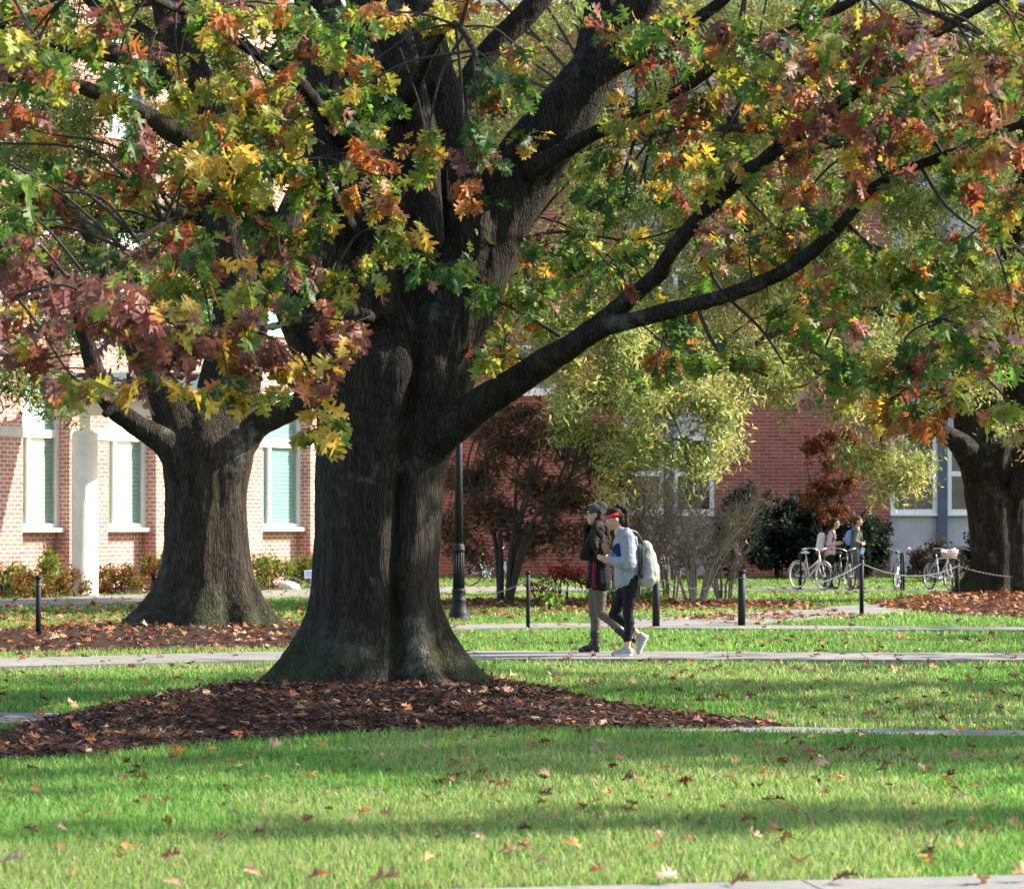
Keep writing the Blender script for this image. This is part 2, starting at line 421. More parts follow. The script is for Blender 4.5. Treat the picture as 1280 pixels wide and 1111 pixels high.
def sprays_small(tips, dirs, nl, size, cols, w, spread=.28, down=.25):
    pos=[];ax=[];no=[];sz=[];co=[]
    for p, g in zip(tips, dirs):
        n = nl; t = rng.random((n,1))
        a = unit(g*.5+unit(rng.standard_normal((n,3)))*.9+np.array((0,0,-down)))
        pos.append(p-g*t*spread*2+rng.standard_normal((n,3))*spread*.35); ax.append(a)
        no.append(unit(np.array((0,-.2,.8))+rng.standard_normal((n,3))*.7)); sz.append(size*np.clip(1+.3*rng.standard_normal(n),.4,1.7))
        m = rng.choice(len(cols), p=w); k = np.where(rng.random(n) < .45, m, rng.choice(len(cols), n, p=w)); co.append(cols[k])
    return [np.concatenate(q) for q in (pos,ax,no,sz)]+[jitcol(np.concatenate(co),.2)]
def boughs_to_mesh(boughs, limbpts, kind, mb, leafout, twig_r=.006, bough_r=.022, opts=None):
    """each bough: centre, radii, count, palette: a secondary branch from the nearest limb, twigs from it, leaves at the twig tips"""
    opts = opts or {}
    for (c, r, n, pal) in boughs:
        c = np.array(c); r = np.array(r); a, dist = seg_near(c, limbpts)
        mid = (a+c)/2+np.array((0,0,.12*min(dist,3)))+rng.standard_normal(3)*.05*dist
        far = c+(c-a)/max(dist,.3)*r*.8
        cur = spline([a, mid, c, far], 5)
        br = min(bough_r, .008+.006*dist)
        if dist > .3 or n > 4: mb.tube(cur, np.linspace(br, twig_r*.8, len(cur)), 5)
        tips = ellpts(n, c, r); D = []
        for p in tips:
            q, d = seg_near(p, cur[3:]); g = unit((p-q)[None])[0] if d > 1e-6 else np.array((1.,0,0)); D.append(g)
            if rng.random() < opts.get('twigs', 1): mb.tube(spline([q, (q+p)/2+rng.standard_normal(3)*.06*d+np.array((0,0,.05*d)), p], 3), [twig_r, twig_r*.9, twig_r*.8, twig_r*.7, twig_r*.6, twig_r*.55, twig_r*.5], 3, False)
        D = np.array(D)
        if kind == 'oak': leafout.append(clusters_oak(tips, D, pal, size=opts.get('size', .155), nl=opts.get('nl',(6,11))))
        else: leafout.append(sprays_small(tips, D, opts.get('nl',30), opts.get('size',.085), opts.get('cols',WC), opts.get('w',WP), opts.get('spread',.28), opts.get('down',.25)))
def leaves_mesh(name, out, tm, mat, parent):
    q = [np.concatenate([o[k] for o in out]) for k in range(5)]
    return amesh(name, *place(tm, *q[:4], q[4])[:2], mat, parent, col=None) if False else _lm(name, q, tm, mat, parent)
def _lm(name, q, tm, mat, parent):
    V, Q, Cc = place(tm, *q); return amesh(name, V, Q, mat, parent, Cc)

# ------------------------------------------------------------ ground, paths, grass
MBg = MB(); n = 1
gx0 = [(-600,-60,0),(600,-60,0),(600,900,0),(-600,900,0)]
o = MB().add(gx0, [(0,1,2,3)]).build('lawn_ground', M['ground']); tag(o, kind='structure')
PATHS = {
 'front_pavement': [(-6,8.4,2.0),(0,9.46,2.0),(8,10.9,2.0)],
 'narrow_path': [(-14,21.6,1.0),(-4,19.75,1.0),(3.6,18.25,.5),(14,16.6,.5)],
 'main_path': [(-16,23.0,1.5),(-5.6,26.95,1.6),(-2.5,28.45,1.75),(0,28.6,1.75),(5.8,28.2,1.5),(18,27.6,1.5)],
 'rear_path': [(-9,33.5,1.3),(-2,36.2,1.5),(1.2,37.3,1.7),(4,36.6,1.3),(12,35.2,1.0)],
 'branch_path': [(2.1,38.0,2.4),(4.5,41.8,1.9),(7.4,47.0,1.7),(10.5,53.0,1.6),(11.5,56,1.6)],
 'building_path': [(-13.5,44.2,3.6),(-9.2,48.2,3.4),(-7.0,51.5,3.4),(-4.9,54.4,3.8),(-.9,58.2,4.0),(3,57.8,2.4),(8,57.2,1.9),(20,56.6,1.9)],
}
def seg_d(P, pts):
    """signed gap to a strip: negative inside"""
    best = np.full(len(P), 1e9)
    for (x0,y0,w0),(x1,y1,w1) in zip(pts[:-1], pts[1:]):
        a = np.array((x0,y0)); d = np.array((x1-x0,y1-y0)); t = np.clip(((P-a)@d)/(d@d),0,1)
        g = np.linalg.norm(P-(a+t[:,None]*d),axis=1)-(w0+(w1-w0)*t)/2; best = np.minimum(best,g)
    return best
for name, pts in PATHS.items():
    cur = spline(pts, 24); L = np.concatenate([[0],np.cumsum(np.linalg.norm(np.diff(cur[:,:2],axis=0),axis=1))])
    m = MB(); k = 0; s_ = 0
    top = {'front_pavement':.015,'narrow_path':.012,'main_path':.045,'rear_path':.03,'branch_path':.026,'building_path':.034}[name]
    while s_ < L[-1]-.05:
        e = min(s_+1.5, L[-1]); q = []
        for u in (s_+.006, (s_+e)/2, e-.006):
            p = np.array([np.interp(u, L, cur[:,i]) for i in range(3)])
            p2 = np.array([np.interp(min(u+.1,L[-1]), L, cur[:,i]) for i in range(2)]); p1 = np.array([np.interp(max(u-.1,0), L, cur[:,i]) for i in range(2)])
            t = (p2-p1)/np.linalg.norm(p2-p1); nn = np.array((-t[1],t[0])); q.append((p[:2]-nn*p[2]/2, p[:2]+nn*p[2]/2))
        b = len(m.v)
        for A,B in q:
            for z in (-.1, top): m.v += [(A[0],A[1],z),(B[0],B[1],z)]
        for i in range(2):
            a = b+i*4; m.f += [(a+2,a+6,a+7,a+3),(a,a+4,a+6,a+2),(a+1,a+3,a+7,a+5)]
        m.f += [(b,b+2,b+3,b+1),(b+8,b+9,b+11,b+10)]
        s_ = e
    o = m.build(name, M['concrete']); tag(o, kind='structure')
def inside(P, poly):
    x, y = P[:,0], P[:,1]; c = np.zeros(len(P), bool); n = len(poly)
    for i in range(n):
        x0,y0 = poly[i]; x1,y1 = poly[(i+1)%n]
        k = ((y0 > y) != (y1 > y)) & (x < (x1-x0)*(y-y0)/((y1-y0) or 1e-9)+x0); c ^= k
    return c
def gp(px, py, dz=0): Y = (CAMZ-dz)*F/(py-HY); return (gx(px,Y), Y)
MOUNDS = {}
def mound(name, boundary, cx, cy, h, mat, sc=1.0):
    """low heap: star-shaped boundary, smooth dome, rough top"""
    b = spline([(*p,) for p in boundary+[boundary[0]]], 8)[:-1]; MOUNDS[name] = [tuple(p) for p in b]
    K = len(b); rings = 26; V = []; Q = []
    for j in range(rings+1):
        t = j/rings
        P = np.array([cx,cy])+(b-np.array([cx,cy]))*t
        z = h*(1-t**2.2)-.02*(j==rings)
        zz = z+.035*(fnoise(np.c_[P*3.1,np.zeros(K)],3)-.5)*(t<1)*sc+.004
        V.append(np.c_[P,zz])
    V = np.vstack(V)
    for j in range(rings):
        for k in range(K):
            k2=(k+1)%K; Q.append((j*K+k,(j+1)*K+k,(j+1)*K+k2,j*K+k2))
    o = amesh(name, V, Q, mat, smooth=True); tag(o, kind='structure'); return o
def mound_z(P, cx, cy, poly, h):
    b = np.array(poly); ang = np.arctan2(b[:,1]-cy,b[:,0]-cx); rr = np.hypot(b[:,1]-cy,b[:,0]-cx); o_ = np.argsort(ang)
    a = np.arctan2(P[:,1]-cy,P[:,0]-cx); Rm = np.interp(a, ang[o_], rr[o_], period=2*math.pi); t = np.clip(np.hypot(P[:,0]-cx,P[:,1]-cy)/Rm,0,1)
    return h*(1-t**2.2), t
MT = (gx(472,22.6), 22.7)      # main oak
T2 = (gx(258,34.3), 34.6)      # left tree
T3 = (gx(1252,50), 50.3)       # right tree
mound('mulch_mound', [(2.1,18.95),(1.5,18.62),(.8,18.5),(.1,18.45),(-.6,18.35),(-1.5,17.9),(-2.4,16.9),(-3.0,16.1),(-3.45,16.3),(-3.7,17.6),(-3.5,20.0),(-3.0,22.6),(-2.2,24.6),(-.9,25.0),(.2,23.6),(.75,21.6),(1.35,19.9)], MT[0], 21.8, .13, M['mulch'])
mound('mulch_bed_left', [(-1.2,32.6),(-2.6,30.9),(-4.8,30.2),(-7.2,29.2),(-9,30.0),(-9,32.5),(-7.2,34.6),(-6.2,37.6),(-4.2,38.6),(-2.3,37),(-1.3,35)], T2[0], T2[1]-.5, .14, M['mulch'])
mound('mulch_bed_right', [(6.5,44.6),(8.2,40.6),(11,40.2),(14,41),(15,46),(14,52),(10.5,53.3),(7.9,51),(6.7,47.5)], T3[0], T3[1]-1.5, .16, M['mulch'])
mound('planting_bed_left', [(-13,50.2),(-9.2,53.2),(-6.6,56.3),(-5.2,58.9),(-5.4,62.5),(-9,61),(-13,56)], -9, 56.8, .08, M['mulch'])
mound('planting_bed_middle', [(-2.6,46.6),(0,45.6),(3,45.4),(5.2,45.9),(5.6,47.8),(3,49.6),(0,50),(-2.2,49.2)], 1.5, 47.5, .06, M['mulch'])
def grass_band(y0, y1, dens, h, wd, hwf=.235, hw0=1.2):
    A = (2*hw0+hwf*(y0+y1))*(y1-y0); N = int(A*dens)
    y = y0+(y1-y0)*rng.random(N); hw = hw0+hwf*y; x = (rng.random(N)*2-1)*hw
    P = np.c_[x,y]; keep = np.ones(N,bool)
    for nm, pts in PATHS.items(): keep &= seg_d(P,pts) > .01-.05*rng.random(N)**2
    for nm, poly in MOUNDS.items():
        ins = inside(P, poly); keep &= ~ins | (rng.random(N) < .02)
    patch = fnoise(np.c_[P*.55,np.zeros(N)],3)
    keep &= rng.random(N) < np.clip((patch-.2)*4,.35,1)
    P = P[keep]; N = len(P); patch = patch[keep]
    a = rng.random(N)*2*math.pi; hh = h*np.clip(1+.35*rng.standard_normal(N),.3,2)*(.65+.7*patch); ww = wd*(.7+.6*rng.random(N))
    lean = hh[:,None]*np.c_[np.cos(a),np.sin(a)]*(.3+.6*rng.random((N,1)))
    side = np.c_[-np.sin(a*3.1),np.cos(a*3.1)]*ww[:,None]/2
    z0 = np.zeros(N)
    V = np.empty((N,5,3)); V[:,0,:2]=P-side; V[:,1,:2]=P+side; V[:,0,2]=V[:,1,2]=-.005
    V[:,2,:2]=P+lean*.35+side*.8; V[:,3,:2]=P+lean*.35-side*.8; V[:,2,2]=V[:,3,2]=hh*.6
    V[:,4,:2]=P+lean; V[:,4,2]=hh
    idx = np.arange(N)[:,None]*5
    Q = np.vstack([np.c_[idx,idx+1,idx+2,idx+3]]); T = np.c_[idx+3,idx+2,idx+4,idx+4]
    G = sp((82,126,56),(104,150,66),(128,166,82),(146,164,94),(170,160,120)); gw=[.28,.36,.24,.08,.04]
    k = rng.choice(5,N,p=gw); dry = fnoise(np.c_[P*.3+50,np.zeros(N)],3) > .60
    k = np.where(dry & (rng.random(N)<.45), 3+rng.integers(0,2,N), k)
    col = jitcol(G[k],.14)
    return V.reshape(-1,3), Q, np.c_[idx+3,idx+2,idx+4], np.repeat(col,5,axis=0)
def build_grass(bands):
    Vs=[];Qs=[];Ts=[];Cs=[];b=0
    for a in bands:
        V,Q,T,Cc = grass_band(*a); Vs.append(V);Qs.append(Q+b);Ts.append(T+b);Cs.append(Cc);b+=len(V)
    V=np.vstack(Vs);Q=np.vstack(Qs);T=np.vstack(Ts);Cc=np.vstack(Cs)
    me = bpy.data.meshes.new('grass'); me.vertices.add(len(V)); me.vertices.foreach_set('co',V.astype(np.float32).ravel())
    me.loops.add(Q.size+T.size); me.loops.foreach_set('vertex_index', np.concatenate([Q.ravel(),T.ravel()]).astype(np.int32))
    me.polygons.add(len(Q)+len(T)); me.polygons.foreach_set('loop_start', np.concatenate([np.arange(len(Q))*4, Q.size+np.arange(len(T))*3]).astype(np.int32))
    me.update(calc_edges=True); a=me.color_attributes.new('tint','FLOAT_COLOR','POINT'); a.data.foreach_set('color',np.hstack([Cc,np.ones((len(Cc),1))]).astype(np.float32).ravel())
    o = link('grass', me, M['grass']); tag(o, 'short green lawn grass between the paths', 'grass', kind='stuff')
build_grass([(9.9,13.5,5200,.04,.0042),(13.5,18,3300,.042,.0055),(18,26,1500,.042,.0075),(26,40,520,.045,.010),(40,74,150,.05,.018)])
# loose pieces on the ground
def flat_leaves(P, z, size, cols, w, tm, tilt=.35):
    N=len(P); a=rng.random(N)*2*math.pi
    ax=np.c_[np.cos(a),np.sin(a),.25*rng.standard_normal(N)]; no=np.c_[rng.standard_normal((N,2))*tilt,np.ones(N)]
    return [np.c_[P,z],ax,no,size,jitcol(cols[rng.choice(len(cols),N,p=w)],.25)]
LIT = sp((150,92,58),(124,72,52),(180,130,92),(194,158,128),(96,60,48),(190,124,66)); LW=[.25,.22,.2,.1,.15,.08]
CHIP = sp((66,45,34),(92,63,46),(50,36,28),(136,104,78),(108,70,50)); CW=[.34,.27,.2,.07,.12]
STRIP=[(np.array([(-.12,0,0),(.12,0,.02),(.1,1,.03),(-.13,1,0)]),np.array([(0,1,2,3)]))]
def in_poly(poly, N):
    b=np.array(poly); P=b.min(0)+(b.max(0)-b.min(0))*rng.random((N*3,2)); return P[inside(P,poly)][:N]
def cover(name, polyname, cx, cy, h, nchip, nleaf, label, lw=LW, lsz=.1):
    poly=MOUNDS[polyname]
    P=in_poly(poly,nchip); z,t=mound_z(P,cx,cy,poly,h); q1=flat_leaves(P,z+.01+.01*rng.random(len(P)),.028*(.4+rng.random(len(P))**2*2.4),CHIP,CW,None,.5)
    P=in_poly(poly,nleaf); z,t=mound_z(P,cx,cy,poly,h); q2=flat_leaves(P,z+.028+.02*rng.random(len(P)),lsz*(.6+rng.random(len(P))*.7),LIT,lw,None,.45)
    V1,Q1,C1=place(STRIP,*q1); V2,Q2,C2=place(OAK,*q2)
    o=amesh(name,np.vstack([V1,V2]),np.vstack([Q1,Q2+len(V1)]),M['litter'],None,np.vstack([C1,C2])); tag(o,label,'mulch litter',kind='stuff')
cover('mulch_chips','mulch_mound',MT[0],21.8,.13,52000,420,'dark shredded mulch with dry leaves round the big foreground oak')
cover('mulch_chips','mulch_bed_left',T2[0],T2[1]-.5,.14,9000,1500,'reddish mulch and fallen leaves under the left tree',lw=[.3,.2,.22,.12,.08,.08],lsz=.12)
cover('mulch_chips','mulch_bed_right',T3[0],T3[1]-1.5,.16,3000,3800,'orange fallen leaves heaped round the right tree',lw=[.34,.2,.16,.06,.06,.18],lsz=.14)
cover('leaf_litter','planting_bed_left',-9,56.8,.08,1500,500,'leaf litter under the shrubs by the sunlit brick building',lsz=.12)
cover('leaf_litter','planting_bed_middle',1.5,47.5,.06,1500,1500,'leaf litter under the dark red maple',lsz=.12)
def scatter(N, y0, y1, size, pf=None):
    y=y0+(y1-y0)*rng.random(N); x=(rng.random(N)*2-1)*(1.5+.225*y); P=np.c_[x,y]
    if pf is not None: P=P[pf(P)]
    return flat_leaves(P,.045+.02*rng.random(len(P)),size*(.6+.7*rng.random(len(P))),LIT,LW,None,.5)
qs=[scatter(260,11.5,15,.085),scatter(520,14.5,22,.1),scatter(600,22,34,.11),scatter(900,30,40,.11,lambda P: (P[:,0]<-1.5)|(rng.random(len(P))<.3)),
    scatter(5000,39,46,.12,lambda P:(P[:,0]>-3)&(P[:,0]<5.5)&(fnoise(np.c_[P*.9,np.zeros(len(P))],2)>.45)),
    scatter(2500,38,46,.12,lambda P:P[:,0]<-2),scatter(1400,46,72,.13)]
q=[np.concatenate([a[k] for a in qs]) for k in range(5)]
o=_lm('fallen_leaves',q,OAK,M['litter'],None); tag(o,'brown and orange fallen leaves scattered over the lawn','fallen leaves',kind='stuff')
# countable leaves lying nearest the camera
near=[(35,1075,.2,3),(505,1098,.2,2),(415,1092,.12,0),(825,1028,.13,4),(885,1030,.12,0),(1168,1058,.21,1),(1160,1068,.13,5),(1078,1095,.15,4),(850,1092,.14,3),(610,978,.09,1),(700,1052,.11,5),(25,1035,.12,4),(160,1070,.12,2),(230,1068,.13,1),(300,1085,.1,3),(750,990,.09,5),(968,1000,.09,0),(1135,1003,.11,0),(930,1040,.1,3),(980,1045,.12,1),(200,1100,.13,3),(690,1075,.1,3),(1000,1075,.13,2),(590,1040,.1,3),(650,1062,.11,2),(1240,1035,.1,2),(420,985,.08,0),(545,1070,.1,5),(100,1090,.12,2),(1260,1092,.13,2),(1215,1096,.12,3),(940,1098,.12,0),(760,1085,.1,0),(335,1040,.1,4)]
for i,(px,py,sz,ci) in enumerate(near):
    Y=(CAMZ-.05)*F/(py-HY); x=gx(px,Y); sz*=.85
    a=rng.random()*6.28; tmv,tq=leaf_tmpl(.3+.5*rng.random(),.3+.5*rng.random(),.3*rng.standard_normal(),i)
    V,Q,Cc=place([(tmv,tq)],np.array([(0,0,0.)]),np.array([(math.cos(a),math.sin(a),.25)]),np.array([(.5*rng.standard_normal(),-.45,1)]),np.array([sz]),jitcol(LIT[[ci]],.1))
    o=amesh('fallen_leaf',V,Q,M['litter'],None,Cc); o.location=(x,Y,.05)
    special={0:'large pale dry oak leaf in the grass near the bottom left corner',1:'large pale brown oak leaf at the pavement edge, bottom centre',5:'large reddish brown oak leaf standing up in the grass at lower right',6:'orange oak leaf touching the large reddish brown one at lower right',
      3:'dark brown curled oak leaf right of centre in the front grass',4:'reddish brown oak leaf just right of the dark curled one',9:'small dark oak leaf alone in the upper middle of the front grass',8:'pale leaf beside the pavement edge, right of centre'}
    if i in special: tag(o,special[i],'fallen leaf','fallen oak leaves on the front lawn')
    else: tag(o,'small dry oak leaf lying in the front lawn grass','fallen leaf','fallen oak leaves on the front lawn')

# ------------------------------------------------------------ left building (sunlit, seen at a slant)
FD=np.array((.528,.849)); FN=np.array((.849,-.528)); O0=np.array((-10.27,55.7))+FN*.36
def ft(px, yo=0.):
    k=(px-640)/F; A=np.array([[k,-FD[0]],[1,-FD[1]]]); b=O0-yo*FN; return float(np.linalg.solve(A,b)[1])
bl=empty('brick_building',(O0[0],O0[1],0),math.atan2(FD[1],FD[0]))
tag(bl,'sunlit orange brick building with tall teal windows, behind the left tree','building')
ops=[(ft(28),ft(87)),(ft(135),ft(195)),(ft(328),ft(388))]
wd=np.mean([b-a for a,b in ops]); pitch=ops[1][0]-ops[0][0]
print('openings',[(round(a,2),round(b,2)) for a,b in ops],'pitch',pitch)
mid0=(ops[1][0]+ops[2][0])/2; ops.insert(2,(mid0,mid0+wd))
ops=[(ops[0][0]-2*pitch,ops[0][0]-2*pitch+wd),(ops[0][0]-pitch,ops[0][0]-pitch+wd)]+ops
tend=ft(478); t0=ops[0][0]-3; H=14.2
wall=MB(); xs=[t0]
for a,b in ops: xs+= [a,b]
xs.append(tend)
for i in range(0,len(xs),2): wall.box(xs[i],xs[i+1],0,.8,-.2,H)
fl=[(1.42,4.75),(6.1,8.6),(10.2,12.7)]
for a,b in ops:
    z=-.2
    for z0,z1 in fl: wall.box(a,b,.38,.8,z,z0); z=z1
    wall.box(a,b,.38,.8,z,H)
wall.box(tend-.6,tend,.8,14,-.2,H); wall.box(t0,t0+.4,.8,14,-.2,H)
wall.build('wall',M['brick_a'],bl)
for i in range(0,len(xs),2):
    MB().box(xs[i],xs[i+1],-.03,0,3.36,3.58).build('stone_band',M['stone'],bl); MB().box(xs[i],xs[i+1],-.04,0,5.4,5.7).build('stone_band',M['stone'],bl)
MB().box(xs[0],tend-.62,.81,.86,-.2,H).build('sun_block_sheet',M['dark_blind'],bl)  # added dark sheet behind the windows, keeps sun out of the hollow building
MB().box(t0-.2,tend+.2,-.35,14.2,H,H+.4).build('roof',M['white_paint'],bl)
for (a,b) in ops:
    for k,(z0,z1) in enumerate(fl):
        fr=MB(); e=.09; tr=3.47 if k==0 else z0+1.7
        fr.box(a,a+e,.3,.42,z0,z1); fr.box(b-e,b,.3,.42,z0,z1); fr.box(a+e,b-e,.3,.42,z0,z0+e); fr.box(a+e,b-e,.3,.42,z1-e,z1)
        fr.box(a+e,b-e,.3,.42,tr-.09,tr+.09); m_=a+(b-a)*.36; fr.box(m_-.05,m_+.05,.31,.41,z0+e,tr-.09)
        f=fr.build('window',M['white_paint'],bl)
        MB().box(a+.02,b-.02,.36,.368,z0+.02,z1-.02).build('pane',M['glass'],f)
        cu=MB(); zz=z0+.05
        while zz<z1-.05: cu.box(a+.02,b-.02,.40,.41,zz,zz+.092); zz+=.1
        cu.build('blind',M['curtain'],f)
        if k==0: MB().box(a,b,.12,.3,z0-.09,z0).build('sill',M['stone'],f)
        MB().box(a+.0,b-.0,.52,.54,z0-.03,z1+.03).build('lining',M['curtain'],f) if False else None

# pergola in front of it
pg=empty('pergola',(gx(105,53.3),53.4,0)); tag(pg,'cream pergola on a thick round column before the sunlit brick wall','pergola')
MB().lathe([(.30,0),(.30,.03),(.275,.05),(.272,3.36),(.262,3.40),(.2,3.42)],n=32).build('column',M['cream'],pg,True)
m=MB().box(-.1,.1,-.1,.1,3.42,3.76).box(-.17,.17,-.13,.13,3.42,3.46); m.build('post',M['cream'],pg)
MB().box(-.62,2.7,-.09,.09,3.76,4.03).box(-.62,2.7,-.13,.13,4.03,4.06).build('beam',M['cream'],pg)
m=MB()
for i in range(16): m.box(-.75+i*.23,-.69+i*.23,-.75,1.5,4.07,4.36)
m.build('rafters',M['white_paint'],pg)
m=MB()
for i in range(7): m.box(-.8,2.9,-.65+i*.33,-.57+i*.33,4.37,4.44)
m.box(-.8,2.9,-.8,-.76,4.1,4.62)
m.build('slats',M['white_paint'],pg)

# ------------------------------------------------------------ right building (in shade)
YB=74.0; sB=F/YB
def X(px): return gx(px,YB)
def Z(py): return CAMZ-(py-HY)*YB/F
br=empty('brick_building',(0,YB,0)); tag(br,'shaded red brick building with grey panelled window bays, behind the bicycles','building')
bays=[(X(300),X(400)),(X(648),X(668)),(X(778),X(893)),(X(1113),X(1243)),(X(1400),X(1530))]
bays=[(X(420),X(535)),(X(778),X(893)),(X(1113),X(1243)),(X(1461),X(1591))]
HB=16.5; xs=[X(250)]
for a,b in bays: xs+=[a,b]
xs.append(X(1800)); wl=MB()
for i in range(0,len(xs),2): wl.box(xs[i],xs[i+1],0,.5,-.2,HB)
wl.box(xs[0],xs[0]+.5,.5,14,-.2,HB)
wl.build('wall',M['brick_b'],br)
wn=MB()
# small high windows with pale sills on the brick
for (px,py) in ((668,492),):
    f=MB().box(X(px-28),X(px+28),-.12,-.004,Z(py+3),Z(py-3)).build('sill',M['white_paint'],br)
    MB().box(X(px-26),X(px+26),-.02,-.003,Z(py-3),Z(py-60)).build('window',M['white_paint'],br)
    MB().box(X(px-23),X(px+23),-.03,-.022,Z(py-7),Z(py-56)).build('pane',M['glass_b'],br.children[-1])
for bi,(a,b) in enumerate(bays):
    c=(a+b)/2
    for z0,z1 in ((-.2,Z(642)),(Z(545),Z(545)+2.6),(Z(545)+4.9,Z(545)+7.2),(Z(545)+9.5,HB)): MB().box(a,b,.12,.5,z0,z1).build('stucco_panel',M['stucco'],br)
    MB().box(c-.14,c+.14,-.06,.12,-.1,HB-.3).build('mullion_post',M['steel_blue'],br)
    for z0,z1 in ((Z(642),Z(545)),(Z(545)+2.6,Z(545)+4.9),(Z(545)+7.2,Z(545)+9.5)):
        for u,v in ((a,c-.14),(c+.14,b)):
            fr=MB(); e=.13; zm=z0+(z1-z0)*.5 if z0>3 else Z(592)
            fr.box(u,u+e,.02,.2,z0,z1).box(v-e,v,.02,.2,z0,z1).box(u+e,v-e,.02,.2,z0,z0+e).box(u+e,v-e,.02,.2,z1-e,z1).box(u+e,v-e,.03,.19,zm-.07,zm+.07)
            f=fr.build('window',M['white_paint'],br)
            MB().box(u+.02,v-.02,.1,.11,z0+.02,z1-.02).build('pane',M['glass_b'],f)
            cu=MB(); zz=z0+.1
            while zz<z1-.1: cu.box(u+.05,v-.05,.24,.25,zz,zz+.05); zz+=.085
            cu.build('blind',M['dark_blind'],f)
            MB().box(u,v,-.04,.02,z0-.06,z0).build('sill',M['white_paint'],f)
MB().box(xs[0]+.6,xs[-1],.51,.56,-.1,HB-.1).build('sun_block_sheet',M['dark_blind'],br)  # dark sheet added here too, stops sun reaching the blinds from behind
MB().box(xs[0]-.3,xs[-1]+.3,-.3,14,HB,HB+.4).build('roof',M['stone'],br)
# ------------------------------------------------------------ trees
def pl(pts, Y0=None):
    """(px, py, Y, r) control points -> world points + radius"""
    return [(*at(p[0],p[1],p[2]), p[3]) for p in pts]
def limb(mb, pts, n=6, sides=12, store=None):
    s = spline(pl(pts), n); k = len(s)
    wob = np.c_[rng.standard_normal((k,3))]*0
    s[:,3] = np.maximum(s[:,3], .004)
    mb.tube([tuple(p[:3]) for p in s], s[:,3], sides)
    if store is not None: store.append(s[:,:3])
    return s
def trunk_shape(mb, rings, Y, roots, groove=None, seed=0, sides=72):
    """rings: (py, left px, right px) at distance Y; buttress lobes grow toward the base"""
    s = F/Y; base = len(mb.v); N = 0
    R_ = spline([(CAMZ-(py-HY)/s, ((a+b)/2-640)/s, (b-a)/2/s) for py,a,b in rings], 5)
    zmax = R_[:,0].max()
    for z, cx, r in R_:
        low = np.clip(1-(z+.05)/1.0, 0, 1)
        for k in range(sides):
            a = 2*math.pi*k/sides
            rr = r*(1-.10*low)
            for (ra, amp, wdt) in roots:
                d = (a-ra+math.pi) % (2*math.pi)-math.pi
                rr += amp*low**1.5*math.exp(-(d/wdt)**2)+ .045*r*math.exp(-(d/wdt)**2)
            if groove:
                d = (a-groove[0]+math.pi) % (2*math.pi)-math.pi
                rr -= groove[1]*r*math.exp(-(d/groove[2])**2)
            mb.v.append((cx+rr*math.cos(a), Y+rr*.95*math.sin(a), z))
    n = len(R_)
    order = 1 if R_[-1,0] > R_[0,0] else -1
    for i in range(n-1):
        for k in range(sides):
            k2=(k+1)%sides; q=base+i*sides; q2=q+sides
            f_=(q+k,q+k2,q2+k2,q2+k); mb.f.append(f_ if order>0 else f_[::-1])
    a_=tuple(base+k for k in range(sides)); b_=tuple(base+(n-1)*sides+k for k in range(sides))
    mb.f.append(a_[::-1] if order>0 else a_); mb.f.append(b_ if order>0 else b_[::-1])
def barkdef(amp, fx, fz, big=.03):
    def f(co, no):
        s = np.c_[co[:,0]*fx, co[:,1]*fx, co[:,2]*fz]+fnoise(co*1.5,2)[:,None]*1.5
        r = 1-np.abs(2*fnoise(s,3)-1)*2.2
        b = fnoise(co*1.1+9,3)-.5; b2 = fnoise(co*3.3+4,2)-.5
        nz = np.abs(no[:,2])
        return co+no*(amp*r*(1-.4*nz)+big*b+big*.6*b2)[:,None]
    return f
def inframe(c, m=40):
    px = 640+F*c[0]/c[1]; py = HY-(c[2]-CAMZ)*F/c[1]; return -m < px < 1280+m and py > -m
def auto_boughs(centre, rad, n, br, per, pal, zmin=0, m=40):
    out=[]; tries=0
    while len(out) < n and tries < n*40:
        tries += 1; c = np.array(centre)+unit(rng.standard_normal((1,3)))[0]*np.array(rad)*rng.random()**.4
        if c[2] < zmin or (c[1] > 2 and inframe(c, m)): continue
        if c[1] < 9 and abs(c[0]) < 3.2: continue
        out.append((c, br, per, pal if isinstance(pal,str) else pal[rng.integers(len(pal))]))
    return out

